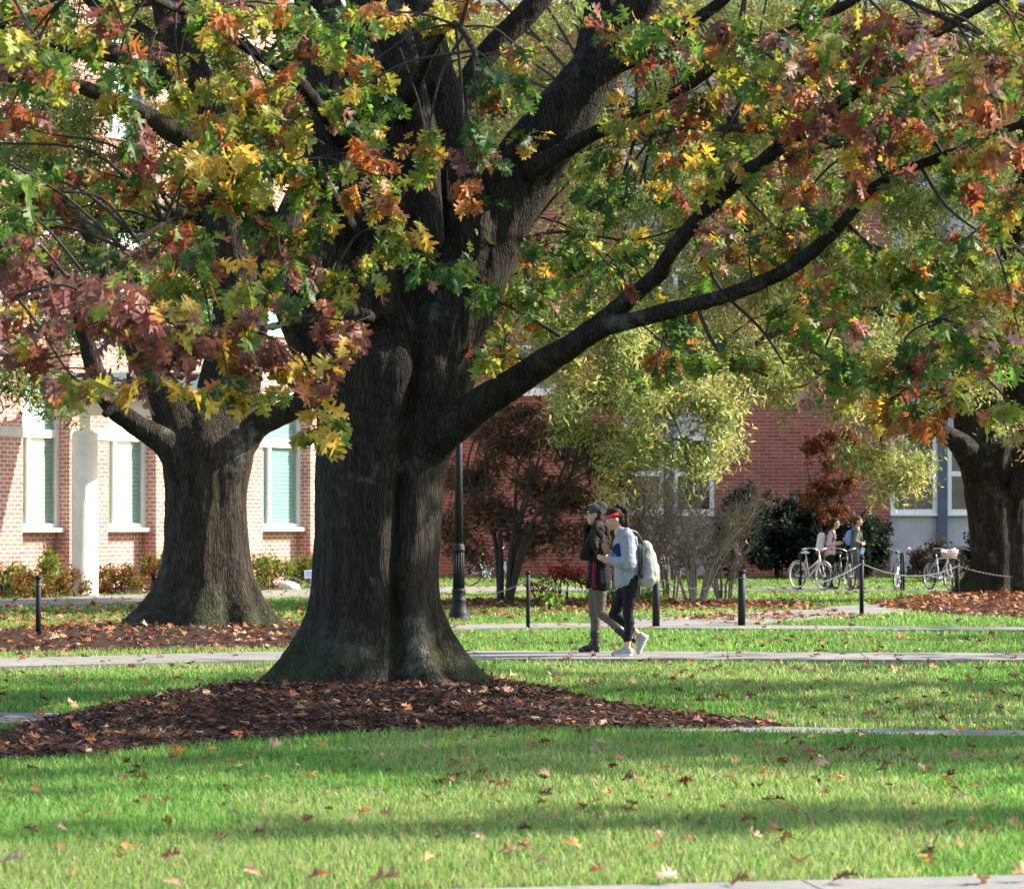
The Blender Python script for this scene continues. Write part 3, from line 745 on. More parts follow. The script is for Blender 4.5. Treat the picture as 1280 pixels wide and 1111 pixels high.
# ---- main oak
oak = empty('oak_tree', (MT[0], MT[1], 0), world=True); tag(oak,'huge grooved oak in the mulch mound with red, yellow and green lobed leaves','tree')
mb = MB(); L = []
YM = MT[1]
trunk_shape(mb, [(874,338,602),(862,352,585),(845,368,572),(820,379,560),(780,390,549),(740,393,546),(700,396,546),(650,397,549),(600,397,553),(550,400,564),(500,402,576),(465,406,584),(430,420,570),(395,442,550),(362,470,528)],
    YM, [(3.3,.42,.32),(-.15,.45,.3),(-1.9,.14,.3),(-.95,.3,.28),(4.0,.22,.22),(1.4,.4,.4),(2.4,.35,.3)], groove=(-1.15,.3,.15))
LIMBS = [
 [(535,500,22.6,.36),(560,420,22.6,.34),(590,340,22.6,.33),(645,230,22.6,.31),(700,150,22.5,.27),(755,70,22.4,.20),(800,0,22.3,.17),(870,-140,22,.12),(930,-300,22,.08)],
 [(490,500,22.7,.45),(505,350,22.8,.36),(500,180,22.9,.34),(490,20,23,.3),(480,-250,23.2,.22),(500,-600,23.4,.12)],
 [(440,500,22.5,.34),(425,350,22.3,.27),(412,180,22.2,.24),(400,20,22.1,.21),(360,-220,22,.14),(330,-460,22,.08)],
 [(525,480,22.9,.22),(535,420,23,.22),(560,330,23.2,.19),(562,190,23.3,.14),(600,80,23.4,.11),(680,-10,23.5,.10),(760,-160,23.6,.06)],
 [(610,330,22.6,.16),(648,250,22.55,.19),(690,170,22.6,.2),(738,90,22.7,.19),(758,-20,22.8,.17),(770,-260,23,.12),(800,-520,23,.07)],
 [(425,500,22.6,.24),(378,400,22.4,.2),(335,300,22.1,.17),(280,180,21.8,.13),(215,20,21.4,.1),(120,-160,21,.06)],
 [(570,420,22.6,.13),(592,300,22.3,.15),(578,200,22.1,.14),(540,60,21.9,.13),(500,-80,21.8,.1),(440,-300,21.6,.06)],
 [(510,520,22.7,.2),(490,430,22.45,.18),(470,330,22.15,.15),(462,200,21.9,.13),(455,40,21.8,.12),(430,-160,21.6,.08)],
 # big low limb to the right
 [(515,575,22.5,.19),(560,535,22.3,.175),(600,506,22.1,.145),(645,477,21.8,.122),(690,446,21.5,.106),(725,424,21.3,.088),(790,371,21,.07),(832,336,20.8,.06)],
 [(825,341,20.8,.068),(850,300,20.6,.062),(905,240,20.3,.058),(960,195,20,.055),(1010,160,19.8,.05),(1060,122,19.6,.05),(1130,70,19.2,.04),(1240,0,18.8,.03),(1400,-80,18.2,.02)],
 [(700,442,21.4,.1),(750,412,21.1,.075),(800,398,20.8,.066),(870,380,20.4,.06),(930,362,20,.057),(990,333,19.7,.053),(1045,288,19.4,.05),(1090,236,19.2,.046),(1140,210,19,.046),(1200,188,18.7,.04),(1255,163,18.5,.035),(1380,120,18,.02)],
 [(660,215,22.3,.11),(720,180,22,.07),(775,150,21.7,.056),(850,112,21.2,.05),(930,62,20.8,.045),(1010,30,20.3,.038),(1120,-30,19.8,.03),(1260,-120,19,.02)],
 [(740,90,22.4,.1),(800,70,22.2,.07),(850,40,22,.06),(910,-5,21.7,.05),(1030,-100,21,.03)],
 # limbs reaching toward the camera on the left
 [(450,330,22.6,.09),(420,250,21.2,.06),(370,215,20,.045),(300,225,18.6,.032),(220,270,17.4,.024),(120,330,16.3,.016),(20,370,15.4,.01)],
 [(440,200,22.5,.09),(380,110,20.8,.055),(310,60,19.2,.04),(220,10,17.6,.028),(100,-20,16.2,.02),(-60,10,15,.01)],
 [(470,400,22.8,.07),(440,390,20.6,.04),(400,395,19,.035),(330,410,17.4,.024),(240,420,16.2,.014)],
 [(500,150,22.7,.08),(540,60,20.6,.04),(570,30,18.8,.03),(600,80,17.4,.014)],
 [(950,-120,21.4,.05),(1040,-40,19.5,.03),(1130,0,17.6,.02),(1220,40,16,.012)],
]
for p in LIMBS: limb(mb, p, 6, 12 if p[0][3] > .12 else 9, L)
mb.blob('trunk', M['bark'], oak, voxel=.021, smooth=2, deform=barkdef(.013,9,1.6,.028))
# fine twigs and secondary branches share one mesh
tw = MB()
for p in ([(868,300,20.6,.02),(900,360,20.4,.016),(950,410,20.2,.012),(980,455,20,.008)], [(870,380,20.4,.02),(900,440,20.2,.014),(960,470,20,.01)],
          [(700,420,21.4,.02),(640,385,21.5,.014),(600,370,21.6,.01)],[(935,110,20.8,.018),(900,180,20.9,.014),(880,260,21,.01)],[(1060,280,19.4,.02),(1110,330,19.3,.014),(1170,400,19.2,.01)],
          [(650,300,22,.02),(700,290,21.6,.014),(790,300,21.2,.01),(850,285,21,.008)],[(870,160,21,.018),(905,215,20.9,.013),(985,300,20.7,.008)],[(1150,205,19,.018),(1185,260,18.9,.012),(1240,300,18.8,.008)],
          [(340,310,22.1,.03),(300,330,21.8,.02),(240,370,21.4,.012)],[(470,300,21.6,.008),(530,180,21.3,.007),(500,60,21.4,.005)],[(1000,430,20,.01),(1050,460,19.8,.008),(1110,500,19.6,.006)]):
    limb(tw, p, 5, 6, L)
LP = np.vstack(L)
def B(px,py,Y,rx,ry,rY,n,pal): return (tuple(at(px,py,Y)), (rx*Y/F, rY, ry*Y/F), n, pal)
oakb = [
 # left mass, nearer the camera
 B(40,410,15.5,75,55,.9,15,'pur'), B(130,380,15.2,80,60,.8,15,'pur'), B(60,330,16,80,50,.9,12,'pur'), B(210,410,16,80,50,.8,15,'pur'), B(300,420,16.5,80,50,.8,16,'pur'),
 B(380,460,17,60,55,.6,13,'pur'), B(250,350,16.5,90,50,.9,14,'yel'), B(340,360,17.2,70,50,.8,11,'mix'), B(400,520,17,45,38,.4,6,'yel'), B(430,400,17.5,45,50,.6,7,'pur'),
 B(180,470,15.8,80,25,.6,5,'pur'), B(90,470,15.4,80,18,.5,5,'pur'),B(290,480,16.4,80,20,.5,6,'yel'), B(100,260,17.5,100,55,1.,8,'mix'),
 B(210,210,18,75,45,.8,8,'yel'), B(270,140,18,70,55,.8,13,'yel'), B(340,120,18.2,60,60,.8,12,'yel'), B(300,210,18,80,45,.8,12,'yel'), B(370,200,18.5,50,70,.7,9,'yel'),
 B(60,70,15.5,70,40,.5,6,'mix'), B(140,30,16,60,25,.6,3,'red'), B(20,120,16.5,50,40,.6,4,'mix'), B(290,20,17.5,55,30,.6,7,'yel'), B(370,40,18,60,45,.6,8,'grn'), B(170,90,16.5,60,30,.5,2,'red'),
 B(400,290,18.5,45,50,.6,7,'yel'), B(330,280,18.2,60,40,.7,6,'mix'),B(30,210,17,50,50,.6,4,'grn'),B(230,300,17.5,90,30,.7,6,'mix'),B(20,300,16,50,40,.6,5,'mix'),
 # before the stems
 B(440,60,19.5,35,50,.5,5,'grn'), B(470,140,19.5,40,60,.5,7,'grn'), B(500,20,19,60,22,.5,5,'yel'), B(560,10,19,50,20,.5,5,'yel'), B(470,250,19,45,40,.5,6,'mix'),
 B(530,200,18.5,45,40,.4,6,'grn'), B(620,110,18,55,32,.4,7,'grn'), B(600,170,18,50,28,.4,4,'grn'), B(500,290,18.5,45,32,.4,6,'grn'), B(560,330,18.2,45,45,.4,7,'grn'), B(440,350,18.3,40,30,.4,4,'yel'), B(650,60,18.5,35,25,.4,3,'grn'), B(580,240,19,40,25,.4,2,'mix'),
 # right side
 B(760,40,20.5,50,40,.7,3,'mix'), B(830,60,20.5,70,50,.9,9,'grn'), B(920,50,19.5,70,50,1,14,'red'), B(1000,60,19,70,60,1,15,'red'), B(1080,50,18.5,80,60,1,17,'red'), B(1160,50,17.8,80,55,1,18,'red'), B(1250,60,17,60,60,.9,16,'red'),
 B(1230,100,16.5,60,40,.7,9,'red'), B(960,130,19.5,70,50,1,12,'mix'), B(1050,150,19,70,60,1,14,'red'), B(1130,150,18.5,70,60,1,12,'red'), B(1220,190,18,70,60,1,11,'red'),
 B(860,130,20.5,70,50,1,9,'mix'), B(890,210,20.5,70,60,1,10,'mix'), B(800,180,21,60,50,1,7,'mix'), B(980,230,19.8,70,50,1,11,'red'), B(1060,230,19.3,70,45,1,9,'red'),
 B(1000,310,20,80,50,1,9,'mix'), B(920,310,20.4,80,50,1,8,'mix'), B(760,240,21.2,60,50,.9,6,'grn'), B(700,300,21.4,55,50,.8,7,'grn'), B(660,370,21.4,50,55,.7,9,'grn'), B(760,330,21,60,50,.9,9,'grn'), B(840,400,20.6,60,50,.8,7,'grn'),
 B(900,440,20.2,70,40,.8,6,'mix'), B(820,460,20.5,40,40,.6,3,'grn'), B(620,450,21.4,30,30,.5,3,'grn'), B(980,390,20,70,50,.9,9,'mix'), B(1050,370,19.5,70,50,.9,10,'mix'), B(1120,330,19.2,70,60,1,12,'grn'), B(1190,330,18.8,60,60,.9,12,'grn'), B(1250,260,18.5,50,50,.9,8,'mix'),
 B(1060,450,19.4,60,45,.8,9,'grn'), B(1120,450,19.2,60,55,.8,10,'grn'), B(1170,470,19,50,55,.7,9,'mix'), B(1140,520,19,55,32,.6,9,'mix'), B(1220,420,18.8,50,50,.7,7,'grn'), B(1010,480,19.6,50,30,.6,3,'grn'), B(1270,400,18.6,40,60,.6,4,'mix'),
]
# crown above and beside the frame
# thin filler through the whole visible crown, so that it closes into one canopy
for px in range(585,1300,62):
    for py in range(15,int(470 if px < 1000 else 500),58):
        if px < 760 and py < 200 and rng.random() < .55: continue
        if rng.random() < .22: continue
        Yq=22.6-(px-560)*.0047+rng.standard_normal()*.5
        oakb.append(B(px+rng.integers(-22,22),py+rng.integers(-22,22),Yq,38,30,.6,int(rng.integers(2,5)),['red','mix','grn','yel'][int(rng.choice(4,p=[.35,.25,.25,.15] if py<220 else [.08,.34,.40,.18]))]))
for px in range(10,470,56):
    for py in range(15,330,52):
        if rng.random() < .22: continue
        oakb.append(B(px+rng.integers(-20,20),py+rng.integers(-20,20),16.8+(px/460)*2+rng.standard_normal()*.4,40,28,.6,int(rng.integers(2,5)),['yel','grn','mix','pur'][int(rng.choice(4,p=[.36,.30,.22,.12]))]))
oakb += auto_boughs((MT[0],MT[1]+1,10.5),(9.5,7.5,6.5), 190, (1.0,1.0,.7), 9, ['yel','grn','mix','red'], zmin=4.2)
oakb += auto_boughs((MT[0]+6.5,MT[1]+.5,6.8),(4.5,5.0,2.8), 38, (.9,.9,.6), 10, ['grn','mix','red'], zmin=3.6)
out=[]; boughs_to_mesh(oakb, LP, 'oak', tw, out, twig_r=.0045, bough_r=.016, opts={'size':.155,'twigs':.7,'nl':(6,11)})
tw.build('branches', M['twig'], oak, True)
leaves_mesh('crown', out, OAK, M['oak_leaf'], oak)
print('oak leaves', sum(len(o_[0]) for o_ in out))

# ---- left tree (willow oak)
lt = empty('willow_oak_tree', (T2[0],T2[1],0), world=True); tag(lt,'thick flaring oak trunk on the left, standing before the pergola and sunlit building','tree')
mb=MB(); L=[]; Y=T2[1]
trunk_shape(mb,[(800,158,352),(790,172,338),(770,184,328),(745,196,320),(700,205,311),(650,208,306),(620,208,306),(580,206,314),(555,206,316),(535,214,306),(515,232,290)],
    Y,[(3.4,.5,.3),(-.2,.45,.28),(-.75,.3,.22),(-1.6,.12,.4),(2.2,.4,.35),(.9,.4,.35),(3.9,.25,.22)],groove=(-1.0,.06,.2))
for p in [
 [(235,590,34.3,.25),(207,555,34.2,.19),(172,532,34.1,.145),(142,510,34,.13),(124,480,33.9,.125),(112,440,33.8,.11),(95,390,33.6,.08),(60,330,33.4,.05)],
 [(240,570,34.5,.38),(215,510,34.5,.29),(188,465,34.4,.2),(165,425,34.4,.16),(140,370,34.3,.13),(118,300,34.2,.1),(60,230,34,.06)],
 [(278,590,34.6,.28),(318,535,34.6,.19),(365,510,34.5,.16),(410,480,34.4,.16),(480,440,34.2,.12)],
 [(265,580,34.7,.48),(285,490,34.8,.42),(300,400,34.9,.36),(290,300,35,.33),(262,200,35.1,.3),(240,110,35.2,.27),(215,20,35.3,.24),(180,-120,35.4,.18),(140,-320,35.6,.1)],
 [(250,140,35.1,.2),(205,85,34.8,.18),(150,68,34.5,.15),(95,58,34.2,.13),(40,45,34,.12),(-20,35,33.7,.1),(-120,10,33.3,.06)],
 [(225,90,35.2,.18),(175,45,35.4,.16),(130,10,35.6,.14),(80,-40,35.8,.12),(0,-120,36,.07)],
 [(262,190,35,.16),(200,155,34.7,.14),(150,130,34.5,.12),(110,112,34.3,.1),(60,100,34.1,.08),(-30,95,33.7,.04)],
 [(285,280,35.2,.16),(230,270,35.6,.11),(160,285,36,.08),(90,260,36.4,.05)],
 [(300,380,35,.2),(350,290,35.2,.17),(400,180,35.4,.14),(450,40,35.6,.12),(520,-150,36,.08)],
 [(150,500,34,.08),(130,520,33.8,.05)],
 ]: limb(mb,p,6,12,L)
mb.blob('trunk',M['bark2'],lt,voxel=.026,smooth=2,deform=barkdef(.018,6.5,1.0,.04))
tw=MB(); out=[]
wb=[B(40,170,35,60,50,1.2,16,'w'),B(110,190,35.5,60,50,1.2,17,'w'),B(60,250,35,70,50,1.2,18,'w'),B(160,250,36,70,50,1.2,18,'w'),B(230,280,36,70,50,1.2,16,'w'),B(110,320,35.5,80,40,1.2,16,'w'),B(280,70,36,50,50,1.2,14,'w'),
 B(330,150,36.5,60,60,1.2,9,'w'),B(240,20,36.5,80,40,1.2,14,'w'),B(120,130,36,60,40,1.,11,'w'),B(20,110,35.5,60,40,1.,9,'w'),B(150,20,36,50,40,1,8,'w'),B(40,20,35.5,60,30,1,8,'w'),B(420,60,37,60,80,1.2,10,'w'),B(330,330,36.5,60,50,1.,9,'w'),
 B(200,350,35.5,90,50,1.2,14,'w'),B(60,380,35,80,50,1.2,12,'w'),B(250,430,36,60,30,1,5,'w'),B(40,480,33.5,40,25,.5,7,'w'),B(70,500,33.6,25,16,.4,4,'w'),B(10,470,33.5,40,40,.6,6,'w'),B(110,400,34.5,60,50,1,8,'w')]
wb += [B(px+int(rng.integers(-15,15)),py+int(rng.integers(-15,15)),36.5+rng.random(),55,45,1.,7,'w') for px in range(10,380,75) for py in (25,100,175,250,330,395)]
wb += auto_boughs((T2[0],T2[1]+.5,12),(8.5,7,6),70,(1.4,1.4,.9),12,'w',zmin=5)
boughs_to_mesh(wb,np.vstack(L),'w',tw,out,twig_r=.006,bough_r=.03,opts={'nl':120,'size':.10,'spread':.32,'down':.35,'twigs':.6})
tw.build('branches',M['twig'],lt,True); leaves_mesh('crown',out,WILLOW,M['small_leaf'],lt)
print('w leaves', sum(len(o_[0]) for o_ in out))

# ---- right tree
rt = empty('willow_oak_tree', (T3[0],T3[1],0), world=True); tag(rt,'forked oak at the right edge with fine yellow green leaves, standing in orange leaf litter','tree')
mb=MB(); L=[]; Y=T3[1]
trunk_shape(mb,[(757,1178,1318),(748,1194,1304),(735,1206,1293),(715,1213,1290),(690,1215,1289),(650,1212,1288),(615,1208,1288),(585,1203,1292),(560,1204,1294),(548,1212,1286),(535,1226,1272)],
    Y,[(3.4,.5,.3),(-.2,.45,.28),(-.9,.3,.25),(-1.7,.15,.3),(2.2,.4,.35),(.9,.4,.35)],groove=(-1.35,.12,.2))
for p in [
 [(1228,590,50.2,.42),(1216,545,50.2,.36),(1212,490,50.2,.3),(1200,430,50.2,.27),(1180,370,50,.22),(1160,300,50,.18),(1120,200,50,.12)],
 [(1225,590,50,.3),(1205,560,49.8,.24),(1187,545,49.7,.17),(1170,536,49.6,.13),(1158,534,49.5,.07)],
 [(1275,590,50.3,.46),(1282,500,50.4,.42),(1278,420,50.5,.37),(1270,330,50.6,.32),(1285,200,50.8,.25),(1290,50,51,.2),(1300,-150,51.4,.14)],
 [(1236,570,50.6,.22),(1233,480,51,.2),(1222,400,51.2,.17),(1225,300,51.4,.14)],
 [(1275,620,49.6,.2),(1290,560,49.2,.2),(1320,520,48.6,.17),(1400,480,47.6,.12)],
 [(1200,430,50,.16),(1150,400,49,.12),(1080,390,48,.09),(1000,400,47,.07),(930,440,46,.05),(880,470,45.5,.035),(830,500,45,.02)],
 [(1180,370,50,.15),(1110,320,49,.11),(1000,290,47.5,.08),(880,290,46,.06),(760,330,45,.04),(660,380,44.5,.02)],
 [(1140,240,50,.12),(1050,180,49,.09),(920,160,48,.07),(780,170,47,.05)],
 [(1170,460,50,.07),(1110,500,48.5,.05),(1100,560,48,.035),(1120,600,47.8,.02)]
 ]: limb(mb,p,6,10,L)
mb.blob('trunk',M['bark2'],rt,voxel=.035,smooth=2,deform=barkdef(.02,5,1.0,.05))
tw=MB(); out=[]
rb=[]
def RB(px,py,Y,rx,ry,n,rY=1.4): rb.append(B(px,py,Y,rx,ry,rY,n,'w'))
for a in [(640,300,45.5,60,60,12),(720,330,45.5,70,60,16),(800,330,46,80,60,18),(880,350,46.5,80,60,17),(960,340,47,80,60,16),(1040,340,48,80,60,16),(1120,350,48,80,60,14),(1200,330,49,60,60,12),
  (700,420,45,60,50,16),(620,440,45,50,40,8),(780,430,45,70,50,20),(860,430,45.5,70,50,19),(940,450,46,60,45,15),(1010,440,47,70,45,16),(1080,430,47.5,70,50,15),(1150,440,48,60,50,13),(740,490,44.8,60,40,13),(820,500,44.8,60,40,15),(880,500,45,50,40,13),(700,540,44.8,40,30,4),
  (800,560,44.6,60,30,10),(860,570,44.6,50,28,9),(900,545,44.8,30,30,5),(980,490,46.5,50,30,8),(1050,490,47,60,30,8),(1230,470,48.5,30,40,5),(1260,350,49,50,60,8),(1255,420,48.5,30,40,5),
  (760,240,46,80,60,14),(850,250,46.5,80,60,14),(940,240,47,80,60,13),(1040,250,48,80,60,13),(1140,250,49,80,60,12),(1230,240,49.5,60,60,10),(740,150,47,80,60,8),(860,150,48,80,60,10),(980,150,49,80,60,10),(1100,150,49.5,80,60,11),(1220,140,50,80,60,11),
  (860,50,49,90,60,9),(1000,50,49.5,90,60,10),(1140,50,50,90,60,10),(1250,40,50,70,60,8),(1090,575,47.6,22,16,5,.5),(1125,600,47.6,25,14,5,.5),(1145,585,47.6,20,20,4,.5),(1060,580,47.8,12,10,2,.4),(770,610,44.6,40,25,3),(1110,520,47.8,50,20,6,.8),(640,210,47,60,60,8),(560,300,47,50,80,5),(1270,540,48.5,20,20,2,.4)]: RB(*a)
for px in list(range(550,1290,62)):
    for py in (30,100,170,240,310,370,430) if px < 900 else (30,110,190,270,350,410):
        RB(px+rng.integers(-20,20),py+rng.integers(-20,20),48.5+rng.random()*3,60,50,9)
rb += auto_boughs((T3[0]-1,T3[1],15),(12,7,7),60,(1.8,1.8,1.1),12,'w',zmin=7)
RC = sp((118,136,76),(154,166,94),(192,194,124),(206,180,100),(130,134,92),(168,126,76)); 
boughs_to_mesh(rb,np.vstack(L),'w',tw,out,twig_r=.008,bough_r=.04,opts={'nl':200,'size':.115,'spread':.42,'down':.3,'cols':RC,'w':[.24,.32,.24,.09,.08,.03],'twigs':.5})
tw.build('branches',M['twig'],rt,True); leaves_mesh('crown',out,WILLOW,M['small_leaf'],rt)
print('r leaves', sum(len(o_[0]) for o_ in out))

# ---- unseen trees added to the right, crowns shaped to throw shade across the lawn
def shade_tree(x,y,h,r,n,lab,z0=4.0,ry=None):
    ry=ry or r
    t=empty('oak_tree',(x,y,0),world=True); tag(t,lab,'tree'); m=MB(); s=spline([(x,y,-.1,.6),(x,y,1,.42),(x+.1,y,4,.36),(x,y+.2,h*.6,.22),(x,y,h*.9,.06)],5)
    m.tube([tuple(p[:3]) for p in s],s[:,3],12); LL=[s[:,:3]]
    for k in range(9):
        a=k*2.4; z=3+k*.9; e=spline([(x,y,z,.16),(x+math.cos(a)*r*.45,y+math.sin(a)*ry*.45,z+1.2,.1),(x+math.cos(a)*r*.85,y+math.sin(a)*ry*.85,z+1.8,.03)],5)
        m.tube([tuple(p[:3]) for p in e],e[:,3],8); LL.append(e[:,:3])
    m.blob('trunk',M['bark2'],t,voxel=.06,smooth=2,deform=barkdef(.02,5,1,.05))
    bb=[]
    for k in range(n):
        c=np.array((x,y,(z0+h)/2))+unit(rng.standard_normal((1,3)))[0]*np.array((r,ry,(h-z0)/2))*rng.random()**.45
        if c[2]>z0*.8 and not (c[1]>2 and inframe(c,70)): bb.append((c,(1.2,min(1.2,ry*.6),.8),9,'mix'))
    m=MB(); o_=[]; boughs_to_mesh(bb,np.vstack(LL),'oak',m,o_,twig_r=.008,bough_r=.03,opts={'size':.24,'twigs':.3,'nl':(6,10)})
    m.build('branches',M['twig'],t,True); leaves_mesh('crown',o_,OAK,M['oak_leaf'],t)
shade_tree(15.5,25.5,14,5.6,80,'unseen broad oak standing beyond the right edge, level with the mulch mound')
shade_tree(16,15.3,14,3.4,10,'unseen thin oak added for its shade beyond the right edge, nearest the front pavement',z0=5,ry=.8)  # narrow sparse crown, shaped for a thin shadow streak on the front grass
shade_tree(17.5,19.7,16,4.2,80,'unseen flat-crowned oak added for its shade beyond the right edge, between its two neighbours',z0=5,ry=1.9)  # flattened crown, shaped to lay one shade band below the mound
shade_tree(24,36.5,15,5.5,60,'unseen tall oak standing beyond the right edge behind the walking pair')

# ---- shrubs and small trees
def stemmy(name,label,cat,px,py,stems,boughs,tm,lmat,opts,tmat='twig',group=None,r0=.02,voxel=None):
    Yb=(CAMZ)*F/(py-HY); x=gx(px,Yb); t=empty(name,(x,Yb,0),world=True); tag(t,label,cat,group); m=MB(); LL=[]
    for k in range(stems[0]):
        a=rng.random()*6.28; sp_=stems[1]*(.4+.6*rng.random()); h=stems[2]*(.6+.5*rng.random())
        s=spline([(x+.12*math.cos(a),Yb+.12*math.sin(a),-.03,r0*1.5),(x+sp_*.35*math.cos(a),Yb+sp_*.35*math.sin(a),h*.4,r0),(x+sp_*.8*math.cos(a+.3),Yb+sp_*.8*math.sin(a+.3),h*.75,r0*.6),(x+sp_*math.cos(a),Yb+sp_*math.sin(a),h,r0*.25)],6)
        m.tube([tuple(p[:3]) for p in s],s[:,3],6); LL.append(s[:,:3])
        for q in range(stems[3]):
            i=rng.integers(6,len(s)-2); b=s[i]; d=unit(rng.standard_normal((1,3)))[0]; d[2]=abs(d[2])*.8+.15; Ln=stems[2]*(.12+.22*rng.random())
            e=spline([(*b[:3],b[3]*.6),(*(b[:3]+d*Ln*.5+rng.standard_normal(3)*.05*Ln),b[3]*.4),(*(b[:3]+d*Ln+np.array((0,0,.05))),.0025)],4)
            m.tube([tuple(p[:3]) for p in e],e[:,3],4,False); LL.append(e[:,:3])
            for q2 in range(2):
                j=rng.integers(2,len(e)-1); d2=unit(d+rng.standard_normal(3)*.7); L2=Ln*.5
                m.tube([tuple(e[j,:3]),tuple(e[j,:3]+d2*L2*.5+rng.standard_normal(3)*.03),tuple(e[j,:3]+d2*L2)],[e[j,3]*.7,.003,.002],3,False)
    o_=[]; boughs_to_mesh(boughs,np.vstack(LL),'w',m,o_,twig_r=r0*.2,bough_r=r0*.6,opts=opts)
    m.build('stems',M[tmat],t,True)
    if o_: leaves_mesh('foliage',o_,tm,M[lmat],t)
    return t
MC=sp((126,92,78),(134,100,78),(110,90,88),(156,104,74),(172,128,78),(124,124,82)); MW=[.25,.2,.2,.1,.08,.17]
bs=[B(px,py,Y,45,34,.5,int(n*1.25),'m') for px,py,Y,n in [(580,640,48,9),(600,590,48.4,10),(640,560,48.6,11),(690,550,48.4,11),(735,570,48.2,10),(770,600,48,8),(620,640,47.6,10),(670,610,47.6,11),(715,620,47.8,10),(750,650,47.8,8),(650,670,47.6,7),(590,690,47.8,5),(700,520,48.8,6),(650,520,48.8,6),(605,540,48.8,5),(560,600,48.6,5),(700,670,47.8,6),(560,660,48.2,4),(745,540,48.8,4)]]
stemmy('japanese_maple','dark red Japanese maple with many thin stems, right of the lamp post','tree',628,757,(7,1.5,3.4,9),bs,MAPLE,'shrub_leaf',{'nl':80,'size':.095,'spread':.27,'cols':MC,'w':MW,'down':.1,'twigs':.8},r0=.045)
RC2=sp((150,44,34),(120,40,34),(170,70,40),(90,60,36))
stemmy('red_shrub','low red leaved shrub behind the walking pair','shrub',702,752,(7,.6,.9,3),[B(700,715,49.3,45,20,.4,12,'m'),B(680,735,49,40,14,.4,7,'m'),B(725,725,49,26,18,.3,5,'m')],ROUND,'small_leaf',{'nl':26,'size':.075,'spread':.14,'cols':RC2,'w':[.35,.3,.15,.2],'down':0},r0=.012)
OC=sp((150,140,60),(110,120,56),(180,150,60),(120,96,60)); OW=[.3,.3,.2,.2]
for px,py,st,lab,bb in ((800,752,(11,1.0,2.3,26),'pale bare stemmed shrub directly behind the hooded walker',[B(800,640,49,50,50,.6,6,'m'),B(830,600,49,50,40,.6,5,'m')]),
                     (868,757,(15,1.35,2.1,28),'grey twiggy shrub with few leaves, nearest the right one of the two thick bollards',[B(870,640,48,60,40,.6,4,'m'),B(920,640,48,40,40,.6,3,'m')]),
                     (905,752,(10,1.0,1.6,18),'spreading bare shrub in front of the dark green shrubs',[B(910,660,49,40,30,.5,3,'m')]),
                     (838,750,(9,.9,2.3,22),'tall bare shrub right of the black bollard beside the walkers',[B(840,620,50,40,50,.6,5,'m')]),
                     (765,750,(10,.9,2.3,24),'tangled grey shrub between the maple and the pale stemmed shrub',[B(760,640,50,40,50,.6,4,'m')])):
    stemmy('bare_shrub',lab,'shrub',px,py,st,bb,ROUND,'small_leaf',{'nl':14,'size':.08,'spread':.25,'cols':OC,'w':OW},tmat='pale_twig' if px!=868 else 'pale_twig',r0=.022)
GC=sp((64,100,36),(96,130,46),(120,140,60)); GW=[.4,.4,.2]
for px,py,lab in ((768,757,'low green leafy plant at the foot of the pale stemmed shrub'),(745,760,'low green leafy plant behind the walkers\' legs'),(690,765,'small green plant beside the red shrub'),(812,760,'low green leafy plant left of the black bollard by the bare shrubs')):
    Yb=1.5*F/(py-HY); c=(gx(px,Yb),Yb,.2)
    stemmy('leafy_plant',lab,'plant',px,py,(6,.25,.4,2),[(c,(.3,.3,.2),7,'m')],ROUND,'small_leaf',{'nl':18,'size':.1,'spread':.14,'cols':GC,'w':GW,'down':-.2},r0=.006)
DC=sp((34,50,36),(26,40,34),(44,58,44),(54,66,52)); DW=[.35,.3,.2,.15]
def bush(label,px,py,wpx,hpx,n,cols,w,nl=46,size=.08,dY=.7,name='shrub',tm=ROUND,base=None):
    Yb=1.5*F/(py-HY) if base is None else base; s=F/Yb; x=gx(px,Yb); hx=wpx/2/s; hz=hpx/s
    bb=[]
    for k in range(max(3,n//5)):
        a=rng.random()*6.28; q=rng.random()**.5; c=(x+hx*.75*q*math.cos(a),Yb+dY*q*math.sin(a),hz*(.2+.62*rng.random()*(1-.45*q)))
        bb.append((c,(hx*.36,dY*.45,hz*.24),5,'m'))
    return stemmy(name,label,'shrub',px,HY+1.5*s,(6,hx*.7,hz*.8,3),bb,tm,'shrub_leaf',{'nl':nl,'size':size,'spread':.17,'cols':cols,'w':w,'down':-.1,'twigs':.5},r0=.014)
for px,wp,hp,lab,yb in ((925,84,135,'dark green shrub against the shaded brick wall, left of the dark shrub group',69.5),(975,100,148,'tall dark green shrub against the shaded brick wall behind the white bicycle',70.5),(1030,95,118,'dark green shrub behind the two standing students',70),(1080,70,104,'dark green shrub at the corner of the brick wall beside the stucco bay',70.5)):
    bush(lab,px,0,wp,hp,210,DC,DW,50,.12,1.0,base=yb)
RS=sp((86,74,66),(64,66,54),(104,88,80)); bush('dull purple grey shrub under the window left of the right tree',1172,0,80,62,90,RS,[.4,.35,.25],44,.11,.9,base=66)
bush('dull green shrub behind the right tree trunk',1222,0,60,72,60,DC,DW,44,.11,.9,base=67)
RT=sp((134,78,56),(112,66,52),(150,96,66)); 
Yr=66.; xr=gx(1037,Yr); s_=F/Yr
